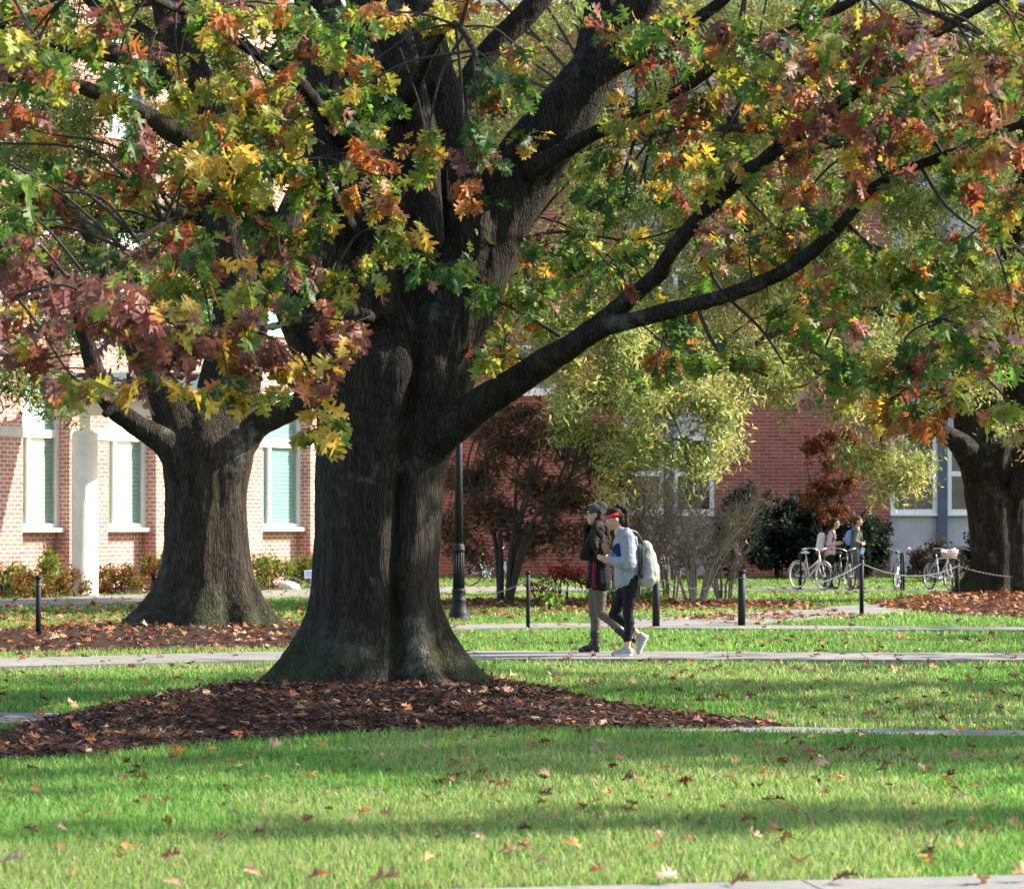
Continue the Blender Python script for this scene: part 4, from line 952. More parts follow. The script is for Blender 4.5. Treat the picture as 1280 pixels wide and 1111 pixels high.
stemmy('small_red_tree','small rusty red tree with a thin trunk behind the two standing students','tree',1037,HY+1.5*s_,(3,.7,3.4,6),[B(1040,548,66,36,16,.5,14,'m'),B(1018,558,66,26,12,.4,9,'m'),B(1064,560,66,24,12,.4,8,'m'),B(1036,612,66,36,18,.5,14,'m'),B(1062,598,66,22,16,.4,8,'m'),B(1015,622,66,20,14,.4,7,'m'),B(1040,640,66,34,12,.4,8,'m'),B(1042,582,66,20,14,.4,6,'m')],ROUND,'shrub_leaf',{'nl':75,'size':.1,'spread':.2,'cols':RT,'w':[.4,.35,.25],'down':.1},r0=.03)
YG=sp((120,140,60),(150,158,76),(90,116,54),(150,110,60)); YW=[.35,.25,.25,.15]
BR=sp((150,90,50),(130,110,56),(110,120,60),(100,80,50)); BW=[.3,.25,.25,.2]
for px,wp,hp,Yb,n,cl,cw,lab in ((8,90,50,52.5,60,YG,YW,'green shrub at the left edge below the first teal window'),(40,60,42,51.6,40,BR,BW,'brownish green shrub left of the round column'),(62,34,95,54.5,40,YG,YW,'tall loose green shrub just left of the round column'),(88,44,40,52.6,26,BR,BW,'low rusty shrub hugging the left side of the column'),
   (150,74,46,54.6,60,BR,BW,'low rusty green shrub just right of the round column'),(195,60,60,56.5,50,BR,BW,'rusty green shrub between the column and the left tree trunk'),(336,66,58,58.6,70,YG,YW,'yellow green shrub just right of the left tree trunk'),(382,70,64,59.6,80,YG,YW,'yellow green shrub below the third teal window, behind the plant label')):
    bush(lab,px,0,wp,hp,n,cl,cw,34,.075,.6,base=Yb)
for px,py,lab in ((70,742,'tiny green sprig at the path edge left of the column'),(118,741,'tiny green sprig at the foot of the column'),(322,738,'small pale plant beside the left tree trunk')):
    Yb=1.5*F/(py-HY); c=(gx(px,Yb),Yb,.16)
    stemmy('small_plant',lab,'plant',px,py,(4,.15,.3,2),[(c,(.18,.18,.14),5,'m')],ROUND,'small_leaf',{'nl':16,'size':.06,'spread':.1,'cols':GC,'w':GW,'down':-.2},r0=.005)
# ------------------------------------------------------------ street furniture
YL=40.; s_=F/YL
lp=empty('lamp_post',(gx(573.5,YL),YL,0)); tag(lp,'black lamp post with a flared fluted base, beside the big oak trunk','lamp post')
MB().lathe([(.185,-.02),(.185,.035),(.17,.05),(.155,.07),(.16,.10),(.145,.13),(.12,.2),(.112,.28),(.118,.30),(.118,.33),(.102,.35),(.098,.43),(.108,.45),(.108,.48),(.096,.5)],n=24).build('base',M['black_metal'],lp,True)
m=MB(); pr=[]
for z,r in ((.48,.086),(1.0,.076),(1.08,.075)): pr.append((r,z))
m.lathe(pr,n=16)
for k in range(12):
    a=2*math.pi*k/12; m.tube([(.083*math.cos(a),.083*math.sin(a),.5),(.074*math.cos(a),.074*math.sin(a),1.06)],.011,5)
m.build('fluted_sleeve',M['black_metal'],lp,True)
MB().lathe([(.08,1.06),(.098,1.09),(.098,1.12),(.088,1.13),(.094,1.15),(.08,1.17),(.07,1.2)],n=20).build('collar',M['black_metal'],lp,True)
MB().lathe([(.068,1.19),(.058,2.4),(.05,3.62)],n=18).build('shaft',M['black_metal'],lp,True)
MB().lathe([(.05,3.6),(.064,3.62),(.064,3.66),(.056,3.67),(.056,3.71),(.07,3.72),(.066,3.75),(.03,3.77),(.0005,3.775)],n=18).build('cap',M['black_metal'],lp,True)

def post(px,py,h,r,lab,kind='thin'):
    Y=CAMZ*F/(py-HY); t=empty('bollard',(gx(px,Y),Y,0)); tag(t,lab,'bollard','bollards along the rear path')
    if kind=='thin':
        MB().lathe([(r,-.05),(r,h-.06),(r*.8,h-.055),(r*.8,h-.04)],n=14).build('pole',M['black_metal'],t,True)
        MB().lathe([(r*1.25,h-.045),(r*1.3,h-.02),(r*1.1,h-.004),(r*.5,h),(.0005,h+.001)],n=14).build('cap',M['black_metal'],t,True)
        MB().ring((0,0,h-.12),r*1.15,.006,'z',18,6).build('chain_eye',M['chain'],t,True)
        MB().lathe([(r*2.2,-.01),(r*2.2,.018),(r*1.2,.03)],n=14).build('foot',M['black_metal'],t,True)
    else:
        MB().lathe([(r,-.05),(r*1.0,h*.5),(r*.97,h-.02),(r*.85,h),(.001,h+.002)],n=18).build('pole',M['black_wood'],t,True)
        MB().ring((0,0,h-.13),r*1.03,.006,'z',18,6).build('chain_eye',M['chain'],t,True)
    return Vector((gx(px,Y),Y,h-.12))
q0=post(48,805,.86,.034,'thin black bollard on the grass at the far left, in front of the round column')
q1=post(660,787,.84,.028,'thin black bollard between the lamp post and the walking pair')
q2=post(820,785,.85,.054,'thick black wooden bollard just right of the hooded walker')
q3=post(927,784,.84,.054,'thick black wooden bollard standing alone before the dark shrubs')
q4=post(1077,770,.98,.036,'thin black bollard in front of the two standing students')
q5=post(1197,753,.82,.034,'thin black bollard just left of the right tree trunk')
def chain(a,b,sag,lab):
    a=Vector(a); b=Vector(b); n=int((b-a).length/.045); m=MB(); P=[]
    for i in range(n+1):
        t=i/n; p=a.lerp(b,t); p.z-=sag*4*t*(1-t); P.append(p)
    for i in range(n):
        c=(P[i]+P[i+1])/2; d=(P[i+1]-P[i]).normalized(); up=Vector((0,0,1)); sd=d.cross(up).normalized(); u2=sd.cross(d)
        w_=sd if i%2 else u2; ring=[c+d*.03*math.cos(q)+w_*.010*math.sin(q) for q in [k*math.pi/4 for k in range(9)]]
        m.tube(ring,.0042,4,False)
    o=m.build('barrier_chain',M['chain'],None,True); tag(o,lab,'chain','chains between the bollards')
L0=Vector((gx(573.5,YL),YL,.42))
chain(q1,L0+Vector((.1,0,0)),.1,'chain hanging from the lamp post to the thin bollard right of it')
chain(L0-Vector((.1,0,0)),q0+Vector((2.8,4.5,.0)),.25,'chain leading left from the lamp post behind the big oak')
chain(q1,q2,.2,'chain sagging behind the walking pair between their two bollards')
chain(q2,q3,.16,'chain between the two thick wooden bollards')
chain(q3,q4,.24,'chain sagging right from the lone thick bollard toward the thin one')
chain(q4,q5,.2,'chain sagging in front of the parked bicycles')
chain(q5,q5+Vector((3.4,2.2,0)),.25,'chain running right behind the right tree trunk')
# plant label
Ys=38.; sg=empty('plant_label',(gx(388,Ys),Ys,0)); tag(sg,'small white plant label on a thin metal stake, left of the big oak','sign')
MB().tube([(0,0,-.05),(0,0,.62),(.01,0,.74)],.006,6).build('stake',M['chain'],sg,True)
pm=simple('label_plate',(.72,.74,.86),.4,.5,var=.05)
o=MB().box(-.09,.09,-.004,.004,-.07,.07).build('plate',pm,sg,bevel=.003); o.location=(.0,-.012,.76); o.rotation_euler=(R(-28),R(-6),0)
m=MB()
for k in range(4): m.box(-.07,.02+.02*(k%2),-.0055,-.004,.035-.026*k,.043-.026*k)
o2=m.build('print',simple('label_print',(.2,.2,.35),.6),o)
# garden stone
st=MB().ell((0,0,0),(.26,.2,.14),n=18,m=12).blob('garden_stone',M['stone'],None,.02,2,lambda c,n_: c+n_*(.05*(fnoise(c*6,3)-.5))[:,None]); st.location=(gx(362,58.2),58.0,.06); tag(st,'rounded pale stone at the edge of the shrub bed','rock')

# ------------------------------------------------------------ bicycles
rub=simple('tyre_rubber',(.02,.02,.021),.8,.2); chrome=simple('bicycle_chrome',(.55,.55,.56),.25,.5,.9,var=.05); blk=simple('bicycle_black',(.02,.02,.022),.45,.4)
def bicycle(px,py,Y,yaw,lab,paint,style='city',basket=None,steer=0,whitewall=False):
    t=empty('bicycle',(gx(px,Y),Y,.035),R(yaw)); t.scale=(.93,)*3; tag(t,lab,'bicycle','bicycles at the racks')
    pm=simple('bicycle_paint',paint,.35,.5,var=.06); rr=.33
    seatT=(-.18,0,.80); bb=(-.05,0,.28); head=(.36,0,.80); headb=(.40,0,.64)
    m=MB().tube([(-.17,0,.76),bb],.017,8).tube([bb,(-.53,.0,.33)],.012,6)
    if style=='step': m.tube([(.385,0,.70),(.2,0,.50),(.02,0,.36),bb],.022,8).tube([(.375,0,.74),(.15,0,.60),(-.1,0,.47)],.018,8)
    else: m.tube([(.385,0,.68),bb],.018,8).tube([(.36,0,.78),(-.165,0,.74)],.016,8)
    for sgn in (1,-1): m.tube([(-.16,sgn*.02,.72),(-.53,sgn*.06,.33)],.009,6).tube([(-.05,sgn*.03,.28),(-.53,sgn*.06,.33)],.009,6)
    m.tube([(.40,0,.62),(.355,0,.83)],.022,10); m.build('frame',pm,t,True)
    sk=Matrix.Translation((.40,0,0))@Matrix.Rotation(R(steer),4,'Z')@Matrix.Translation((-.40,0,0))
    m=MB().tube([(.40,0,.66),(.41,.055,.61),(.46,.055,.45),(.53,.055,.33)],.011,6).tube([(.40,0,.66),(.41,-.055,.61),(.46,-.055,.45),(.53,-.055,.33)],.011,6).tube([(.36,0,.8),(.35,0,.93)],.012,8)
    fk=m.build('fork',pm,t,True); fk.matrix_basis=sk
    m=MB().tube([tuple(p) for p in spline([(.35,0,.93),(.37,.1,.97),(.33,.24,1.0),(.2,.30,.98),(.12,.31,.97)],4)],.011,8).tube([tuple(p) for p in spline([(.35,0,.93),(.37,-.1,.97),(.33,-.24,1.0),(.2,-.30,.98),(.12,-.31,.97)],4)],.011,8)
    hb=m.build('handlebar',chrome,t,True); hb.matrix_basis=sk
    for sgn in (1,-1): MB().tube([(.22,sgn*.303,.982),(.1,sgn*.312,.968)],.017,8).build('grip',blk if not whitewall else M['white_paint'],hb,True)
    for sgn in (1,-1): MB().tube([(.3,sgn*.26,.995),(.24,sgn*.29,.955),(.17,sgn*.30,.94)],.005,5).build('brake_lever',chrome,hb,True)
    m=MB().tube([(-.165,0,.74),(-.19,0,.86)],.012,8); m.build('seat_post',chrome,t,True)
    m=MB().ell((-.26,0,.885),(.1,.085,.03)).cap((-.2,0,.89),(-.06,0,.885),.045,.016); m.blob('saddle',blk if whitewall is False else M['white_paint'],t,.01,3)
    for k,(x,par) in enumerate(((-.53,None),(.53,sk))):
        wl=MB().ring((0,0,0),rr-.028,.011,'y',40,8).build('wheel',chrome,t,True); wl.matrix_basis=(par or Matrix())@Matrix.Translation((x,0,.33))
        MB().ring((0,0,0),rr-.010,.019,'y',44,8).build('tyre',rub if not whitewall else blk,wl,True)
        if whitewall: MB().ring((0,0,0),rr-.024,.0185,'y',44,8).build('whitewall',M['white_paint'],wl,True)
        m=MB()
        for q in range(24):
            a=2*math.pi*q/24; sg_=1 if q%2 else -1; m.tube([(.02*math.cos(a+.9),sg_*.03,.02*math.sin(a+.9)),((rr-.03)*math.cos(a),0,(rr-.03)*math.sin(a))],.0024,4,False)
        m.build('spokes',chrome,wl)
        MB().tube([(0,-.05,0),(0,.05,0)],.02,10).build('hub',chrome,wl,True)
        m=MB(); b=len(m.v)
        for i in range(15):
            a=R(-15+i*13) if k==0 else R(35+i*9)
            m.v+= [((rr+.028)*math.cos(a),-.026,(rr+.028)*math.sin(a)),((rr+.036)*math.cos(a),0,(rr+.036)*math.sin(a)),((rr+.028)*math.cos(a),.026,(rr+.028)*math.sin(a)),((rr+.024)*math.cos(a),0,(rr+.024)*math.sin(a))]
        for i in range(14):
            for j in range(4): p=b+i*4; m.f.append((p+j,p+(j+1)%4,p+4+(j+1)%4,p+4+j))
        if style=='step': f_=m.build('mudguard',pm,t,True); f_.matrix_basis=(par or Matrix())@Matrix.Translation((x,0,.33))
    m=MB().ring((-.05,.045,.28),.085,.006,'y',24,6); 
    for q in range(5): a=q*1.257; m.tube([(-.05,.045,.28),(-.05+.085*math.cos(a),.045,.28+.085*math.sin(a))],.006,4)
    m.tube([(-.05,.05,.28),(.03,.07,.13)],.009,6).tube([(-.05,-.05,.28),(-.13,-.07,.43)],.009,6).tube([(-.05,-.06,.28),(-.05,.06,.28)],.016,8)
    cs=m.build('crankset',chrome,t,True)
    MB().box(-.02,.08,.075,.15,.115,.138).build('pedal',blk,cs); MB().box(-.18,-.08,-.15,-.075,.42,.443).build('pedal',blk,cs)
    m=MB().tube([(-.05,.05,.365),(-.53,.05,.37)],.005,4).tube([(-.05,.05,.195),(-.53,.05,.29)],.005,4); m.build('drive_chain',blk,t)
    if basket:
        bm=MB(); x0=.46
        n_=28
        for z,g in ((.78,.0),(.84,.012),(.9,.024),(.96,.036)):
            c=[(x0-.09-g,-.12-g,z),(x0+.14+g,-.12-g,z),(x0+.14+g,.12+g,z),(x0-.09-g,.12+g,z),(x0-.09-g,-.12-g,z)]; bm.tube(c,.008,5)
        for k in range(9):
            u=-.12+.03*k; bm.tube([(x0+.14,u,.77),(x0+.178,u*1.3,.97)],.007,4).tube([(x0-.09,u,.77),(x0-.128,u*1.3,.97)],.007,4)
            v=x0-.09+.0287*k; bm.tube([(v,-.12,.77),(v,-.158,.97)],.007,4).tube([(v,.12,.77),(v,.158,.97)],.007,4)
        bm.box(x0-.09,x0+.14,-.12,.12,.765,.775)
        b_=bm.build('basket',simple('basket_wicker',basket,.7),t,True); b_.matrix_basis=sk
        m=MB().box(x0-.085,x0+.135,-.115,.115,.778,.93); l_=m.build('basket_lining',simple('pink_cloth',(.55,.22,.22),.8),b_)
    return t
bicycle(1013,738,57.6,-60,'white step through bicycle with pale tyre walls, leftmost of the bicycles by the standing students',(.75,.75,.74),'step',whitewall=True)
bicycle(1053,738,57.2,-80,'dark bicycle seen nearly head on, between the two standing students and the camera',(.10,.09,.09),'city',steer=8)
bicycle(1122,738,57.6,-99,'dark grey bicycle seen end on, parked alone before the stucco wall',(.12,.12,.13),'city',steer=-12)
bicycle(1175,739,57.2,-72,'white and violet bicycle with a small basket, beside the right tree',(.60,.56,.72),'city',basket=(.75,.7,.66))
t=bicycle(611,733,61.0,-25,'pale blue bicycle half hidden behind the dark red maple',(.25,.45,.55),'step')
for px,Y,lab in ((1000,58.0,'black hoop bicycle rack through the white step through bicycle'),(1063,57.4,'black hoop bicycle rack beside the student in the green cardigan'),(1128,57.7,'black hoop bicycle rack right of the dark grey bicycle'),(1192.5,57.3,'black hoop bicycle rack right of the bicycle with the basket')):
    t=empty('bicycle_rack',(gx(px,Y),Y,.03),R(86)); tag(t,lab,'bicycle rack','hoop racks for the bicycles')
    MB().tube([(-.35,0,0),(-.35,0,.62),(-.31,0,.74),(-.22,0,.80),(.22,0,.80),(.31,0,.74),(.35,0,.62),(.35,0,0)],.026,10).build('hoop',M['black_metal'],t,True)
    for x in (-.35,.35): MB().lathe([(.07,0),(.07,.012),(.03,.016)],cx=x,n=14).build('foot_plate',M['black_metal'],t)

# ------------------------------------------------------------ people
skin=NT('skin'); skin.base(skin.ramp(skin.noise(skin.coords(),14,3),[(.3,(.50,.27,.19)),(.7,(.60,.35,.25))]),.5,.35); skin.b.inputs['Subsurface Weight'].default_value=.08; skin.b.inputs['Subsurface Radius'].default_value=(.02,.008,.004); skin=skin.m
lip=simple('lips',(.42,.13,.12),.45); eyew=simple('eye_dark',(.03,.02,.015),.2,.6)
def cloth(name,c,rough=.85,bump=.5,scale=30,var=.18): return simple(name,c,rough,.15,var=var,scale=scale*.5,bump=bump,bscale=scale,bdist=.012)
def hairmat(c):
    t=NT('hair'); v=t.coords((60,60,7)); n_=t.noise(v,1.0,5); t.base(t.ramp(n_,[(.3,tuple(x*.5 for x in c)),(.7,tuple(x*1.5 for x in c))]),.7,.15); t.bump(n_,.8,.01); return t.m
hair1=hairmat((.022,.011,.007)); hair2=hairmat((.025,.012,.008)); hair3=hairmat((.07,.03,.018))
def fold(amp,f=9):
    def g(co,no): return co+no*(amp*(fnoise(np.c_[co[:,0]*f,co[:,1]*f,co[:,2]*f*1.6],3)-.5))[:,None]
    return g
def frame(f,tilt=0):
    f=Vector(f).normalized(); u=Vector((0,0,1)); s=f.cross(u).normalized(); u=s.cross(f)
    q=Matrix.Rotation(R(tilt),3,s); f=q@f; u=q@u          # columns: s, f, u
    return Matrix((s,f,u)).transposed()
def head(mb,c,Rm,k=1.0):
    P=lambda s,f,u: Vector(c)+Rm@Vector((s,f,u))*k
    mb.ell(P(0,-.008,.022),(.074*k,.094*k,.092*k),Rm); mb.ell(P(0,.018,-.03),(.060*k,.070*k,.075*k),Rm); mb.ell(P(0,.038,-.078),(.036*k,.040*k,.030*k),Rm)
    mb.cap(P(0,.083,.012),P(0,.107,-.024),.009*k,.0145*k,8); mb.cap(P(-.03,.078,.036),P(.03,.078,.036),.012*k,.012*k,8)
    for s in (1,-1): mb.ell(P(s*.036,.062,-.022),(.024*k,.02*k,.02*k),Rm); mb.ell(P(s*.074,-.01,-.004),(.009*k,.02*k,.03*k),Rm)
    mb.cap(P(-.018,.083,-.052),P(.018,.083,-.052),.008*k,.008*k,8)
def face(root,c,Rm,k=1.0):
    P=lambda s,f,u: Vector(c)+Rm@Vector((s,f,u))*k
    for s in (1,-1):
        e=MB().ell(P(s*.030,.078,.012),(.013*k,.009*k,.007*k),Rm).build('eye',M['white_paint'],root,True)
        MB().ell(P(s*.030,.0855,.012),(.0065*k,.004*k,.0065*k),Rm).build('iris',eyew,e,True)
        MB().cap(P(s*.018,.089,.032),P(s*.044,.080,.033),.0035*k,.0025*k,6).build('eyebrow',hair1,root,True)
    MB().cap(P(-.018,.091,-.050),P(.018,.091,-.050),.0055*k,.0055*k,6).build('mouth',lip,root,True)
def hand(mb,wr,d,pn,thumb,curl=.5,k=1.0):
    """wrist, finger direction, palm normal, thumb side; five separate bent digits"""
    d=Vector(d).normalized(); pn=Vector(pn); pn=(pn-d*pn.dot(d)).normalized(); sd=d.cross(pn).normalized()*thumb; wr=Vector(wr)
    for q in (-.026,-.009,.009,.026): mb.cap(wr+sd*q*.6+d*.01,wr+sd*q+d*.078,.013*k,.0105*k,8)
    for q,L_,w_ in ((.029,.066,.0083),(.010,.076,.0086),(-.010,.070,.0083),(-.028,.054,.0074)):
        p=wr+sd*q+d*.082; dd=d.copy(); r=w_
        for j,fr in enumerate((.45,.32,.25)):
            dd=(dd+pn*curl*(.55 if j else .35)).normalized(); p2=p+dd*L_*fr; mb.cap(p,p2,r,r*.93,8); p=p2; r*=.93
    p=wr+sd*.022+d*.022; p2=p+(sd*.75+d*.6+pn*.3).normalized()*.036; p3=p2+(sd*.25+d*.8+pn*.5).normalized()*.03
    mb.cap(p,p2,.0125*k,.0105*k,8); mb.cap(p2,p3,.010*k,.0085*k,8)
def figure(name_root,J,legmat,legend,foot,topmat,topfn,legr=1.0,vox=.0065):
    """J: joints in local space. Body is one continuous skin surface; clothes are children."""
    root=name_root; b=MB(); Hc=J['head']; Rm=J['hf']
    head(b,Hc,Rm); b.cap(Hc+Rm@Vector((0,-.02,-.06)),J['neck'],.047,.052); b.cap(J['neck'],J['chest'],.06,.105)
    sh=[J['shL'],J['shR']]; b.cap(sh[0],sh[1],.052,.052)
    sd=(sh[1]-sh[0]).normalized(); 
    for a,c_,r0,r1 in (('chest','waist',.10,.088),('waist','pelvis',.088,.108)):
        for o in (-.048,.048): b.cap(J[a]+sd*o,J[c_]+sd*o,r0,r1)
    for S in 'LR':
        b.cap(J['sh'+S],J['el'+S],.047,.036); b.cap(J['el'+S],J['wr'+S],.036,.024)
        hd=J['hd'+S]; hand(b,J['wr'+S],hd[0],hd[1],hd[2],hd[3])
        b.cap(J['hip'+S],J['kn'+S],.082,.052); kn=J['kn'+S]; an=J['an'+S]; cf=kn.lerp(an,.3)+J['back']*.018
        b.cap(kn,cf,.050,.053); b.cap(cf,an,.053,.034); b.cap(an,J['heel'+S],.034,.032); b.cap(J['heel'+S],J['toe'+S],.034,.026)
    b.blob('body',skin,root,vox,3); face(root,Hc,Rm)
    l=MB(); q=.009
    for o in (-.045,.045): l.cap(J['waist'].lerp(J['pelvis'],.85)+sd*o,J['pelvis']+sd*o,.08,.104)
    for S in 'LR':
        kn=J['kn'+S]; an=J['an'+S]; cf=kn.lerp(an,.3)+J['back']*.018; en=kn.lerp(an,legend)
        l.cap(J['hip'+S]+Vector((0,0,.02)),J['hip'+S].lerp(kn,.5),.088+q*legr,.076+q*legr); l.cap(J['hip'+S].lerp(kn,.5),kn,.076+q*legr,.052+q*legr); l.cap(kn,cf,.051+q*legr,.055+q*legr); l.cap(cf,en,.055+q*legr,.034+.02*(1-legend)+q*legr)
    l.blob('leggings',legmat,root,vox,3,fold(.012,16))
    t_=MB(); topfn(t_,J,sd); t_.blob(J.get('topname','top'),topmat,root,vox,4,fold(.026,9))
    foot(root,J)
def boots(mat,sole):
    def f(root,J):
        for S in 'LR':
            a,h,t=J['an'+S],J['heel'+S],J['toe'+S]; m=MB(); up=(J['kn'+S]-a).normalized(); fw=(t-h).normalized(); nn=J['sole'+S]
            m.cap(a+up*.10,a,.056,.05).cap(a,h+nn*.012,.05,.042).cap(h+nn*.015,t-fw*.03+nn*.008,.043,.036).cap(t-fw*.05+nn*.005,t+fw*.018,.037,.026).cap(a,h.lerp(t,.45)+nn*.015,.046,.04)
            o=m.blob('boot',mat,root,.0065,3,fold(.006,20)); 
            m=MB().cap(h-nn*.022,h-nn*.03,.036,.034).cap(h-nn*.022+fw*.08,t-nn*.02,.02,.022); m.blob('sole',sole,o,.006,2)
            for k in (.0,.05): MB().ring((0,0,0),.057,.005,'z',18,6).build('strap',sole,o,True).matrix_basis=Matrix.Translation(a+up*k)@up.to_track_quat('Z','Y').to_matrix().to_4x4()
    return f
def sneakers(mat,sole):
    def f(root,J):
        for S in 'LR':
            a,h,t=J['an'+S],J['heel'+S],J['toe'+S]; m=MB(); fw=(t-h).normalized(); nn=J['sole'+S]
            m.cap(a-(a-h)*.55,h+nn*.01,.044,.040).cap(h+nn*.012,t-fw*.03+nn*.006,.041,.035).cap(t-fw*.05,t+fw*.012,.036,.028).cap(a-(a-h)*.4+fw*.01,h.lerp(t,.5)+nn*.015,.04,.038)
            o=m.blob('shoe',mat,root,.006,3); sd=fw.cross(nn).normalized()
            m=MB().cap(h-nn*.024-fw*.02,h.lerp(t,.5)-nn*.02,.02,.018).cap(h.lerp(t,.5)-nn*.02,t-nn*.014+fw*.02,.018,.016).cap(h-nn*.022+sd*.02,t-nn*.014+sd*.02,.018,.014).cap(h-nn*.022-sd*.02,t-nn*.014-sd*.02,.018,.014); m.blob('sole',sole,o,.006,2)
            m=MB()
            for k in range(4):
                c=a.lerp(h.lerp(t,.62),.35+.16*k)+nn*(.035-.004*k)+fw*.012; m.tube([c-sd*.024,c+nn*.008,c+sd*.024],.0035,5)
            m.build('laces',sole,o)
    return f
def J_from(P,spec,f,tilt=0):
    J={k:P(*v) for k,v in spec.items()}; f=Vector(f).normalized(); J['hf']=frame(f,tilt); J['back']=-Vector((f.x,f.y,0)).normalized()
    for S in 'LR':
        fw=(J['toe'+S]-J['heel'+S]).normalized(); u=(J['an'+S]-J['heel'+S]); J['sole'+S]=(u-fw*u.dot(fw)).normalized()
    return J
def loc(zx0,zs,k): return lambda zx,zy,dy=0.: Vector(((zx-zx0)/k,dy,(zs-zy)/k))
# --- walker in the grey beanie
YA=29.05; kA=4.83*F/YA; A=loc(230,1013,kA)
pa=empty('person',(gx(700+212/4.83,YA),YA,.046)); tag(pa,'walking woman in a grey beanie, glasses, black coat, taupe leggings and black boots','person')
J=J_from(A,dict(head=(228,188,.0),neck=(244,268,0),chest=(246,345,0),waist=(248,440,0),pelvis=(252,540,0),shL=(246,298,-.155),shR=(240,298,.155),
  elL=(160,428,-.17),wrL=(276,456,-.20),elR=(170,420,.16),wrR=(236,440,.02),hipL=(256,548,-.082),hipR=(248,548,.082),
  knR=(222,762,.08),anR=(232,948,.08),heelR=(240,990,.08),toeR=(152,1000,.10),
  knL=(256,768,-.07),anL=(408,905,-.07),heelL=(446,932,-.07),toeL=(424,1002,-.07)),(-1,-.16,.02))
J['hdL']=(Vector((1,.3,.1)),Vector((-.2,1,-.1)),1,.6); J['hdR']=(Vector((.7,.4,-.1)),Vector((0,-.5,-.6)),1,.6); J['topname']='coat'
blackc=cloth('black_wool',(.011,.010,.011),.9,.5,35)
def coatA(m,J,sd):
    m.cap(J['shL'],J['shR'],.066,.066).cap(J['neck']+Vector((0,0,-.01)),J['chest'],.075,.12)
    for o in (-.055,.055): m.cap(J['chest']+sd*o,J['waist']+sd*o,.115,.105).cap(J['waist']+sd*o,J['pelvis']+sd*o*1.4+Vector((.005,0,-.02)),.105,.130).cap(J['pelvis']+sd*o*1.4,A(258,588)+sd*o*1.5,.130,.124).cap(J['hip'+('L' if o<0 else 'R')]+Vector((0,0,.06)),J['hip'+('L' if o<0 else 'R')],.118,.125)
    m.cap(A(235,540,.04),A(190,612,.05),.10,.035).cap(A(290,540,.02),A(295,600,-.03),.09,.05)
    for S in 'LR': m.cap(J['sh'+S],J['el'+S],.062,.056).cap(J['el'+S],J['el'+S].lerp(J['wr'+S],.93),.054,.042)
figure(pa,J,cloth('taupe_knit',(.105,.09,.07),.9,.3,60),.97,boots(simple('black_leather',(.009,.008,.008),.4,.5,bump=.5,bscale=60,bdist=.004),simple('boot_sole',(.012,.012,.012),.7)),blackc,coatA)
m=MB().cap(A(226,470,-.155),A(222,560,-.175),.024,.026).cap(A(222,560,-.175),A(228,606,-.165),.026,.03).cap(A(232,330,-.12),A(228,470,-.15),.02,.022); m.blob('red_shirt',cloth('dark_red_cloth',(.20,.015,.03)),pa,.007,3)
c=J['head']; Rm=J['hf']; H_=lambda s,f,u: c+Rm@Vector((s,f,u))
m=MB()
for s in (1,-1):
    m.cap(H_(s*.055,-.045,.05),H_(s*.08,-.045,-.08),.036,.044).cap(H_(s*.08,-.045,-.08),A(200,330,s*.14),.044,.052)
    m.cap(A(200,330,s*.14),A(180,412,s*.16),.052,.03).cap(H_(s*.07,-.04,-.06),A(255,350,s*.16),.045,.058).cap(A(255,350,s*.16),A(258,440,s*.15),.058,.03)
m.cap(H_(-.045,-.05,.0),A(232,262,-.12),.04,.05).cap(A(232,262,-.12),A(222,340,-.205),.05,.052).cap(A(222,340,-.205),A(232,425,-.225),.052,.03).cap(A(262,270,-.12),A(268,420,-.215),.05,.034).cap(H_(.07,-.0,.0),A(180,260,.10),.03,.034).cap(A(180,260,.10),A(170,380,.13),.036,.03)
m.cap(H_(0,-.06,.03),A(290,300,0),.075,.06).cap(A(290,300,0),A(296,420,0),.06,.03)
m.blob('hair',hair1,pa,.0075,3,fold(.04,13))
m=MB().ell(H_(0,-.022,.060),(.086,.102,.076),Rm).ell(H_(0,-.075,.100),(.064,.07,.058),Rm); m.cap(H_(-.05,.05,.045),H_(.05,.05,.045),.026,.026)
def ribs(co,no): return co+no*(.003*np.sin(np.arctan2(co[:,1]-c.y,co[:,0]-c.x)*34))[:,None]
m.blob('beanie',cloth('grey_knit',(.065,.07,.068),.95,.6,90),pa,.006,3,ribs)
m=MB()
for s in (1,-1): m.ring((0,0,0),.022,.0022,'y',20,5)
g=MB(); 
for s in (1,-1):
    pts=[H_(s*.031+.022*math.cos(q),.098,.010+.019*math.sin(q)) for q in [k*math.pi/8 for k in range(17)]]; g.tube(pts,.0022,5,False); g.tube([H_(s*.053,.096,.012),H_(s*.078,.0,.012)],.002,5)
g.tube([H_(-.009,.100,.014),H_(.009,.100,.014)],.002,5); g.build('glasses',blk,pa,True)
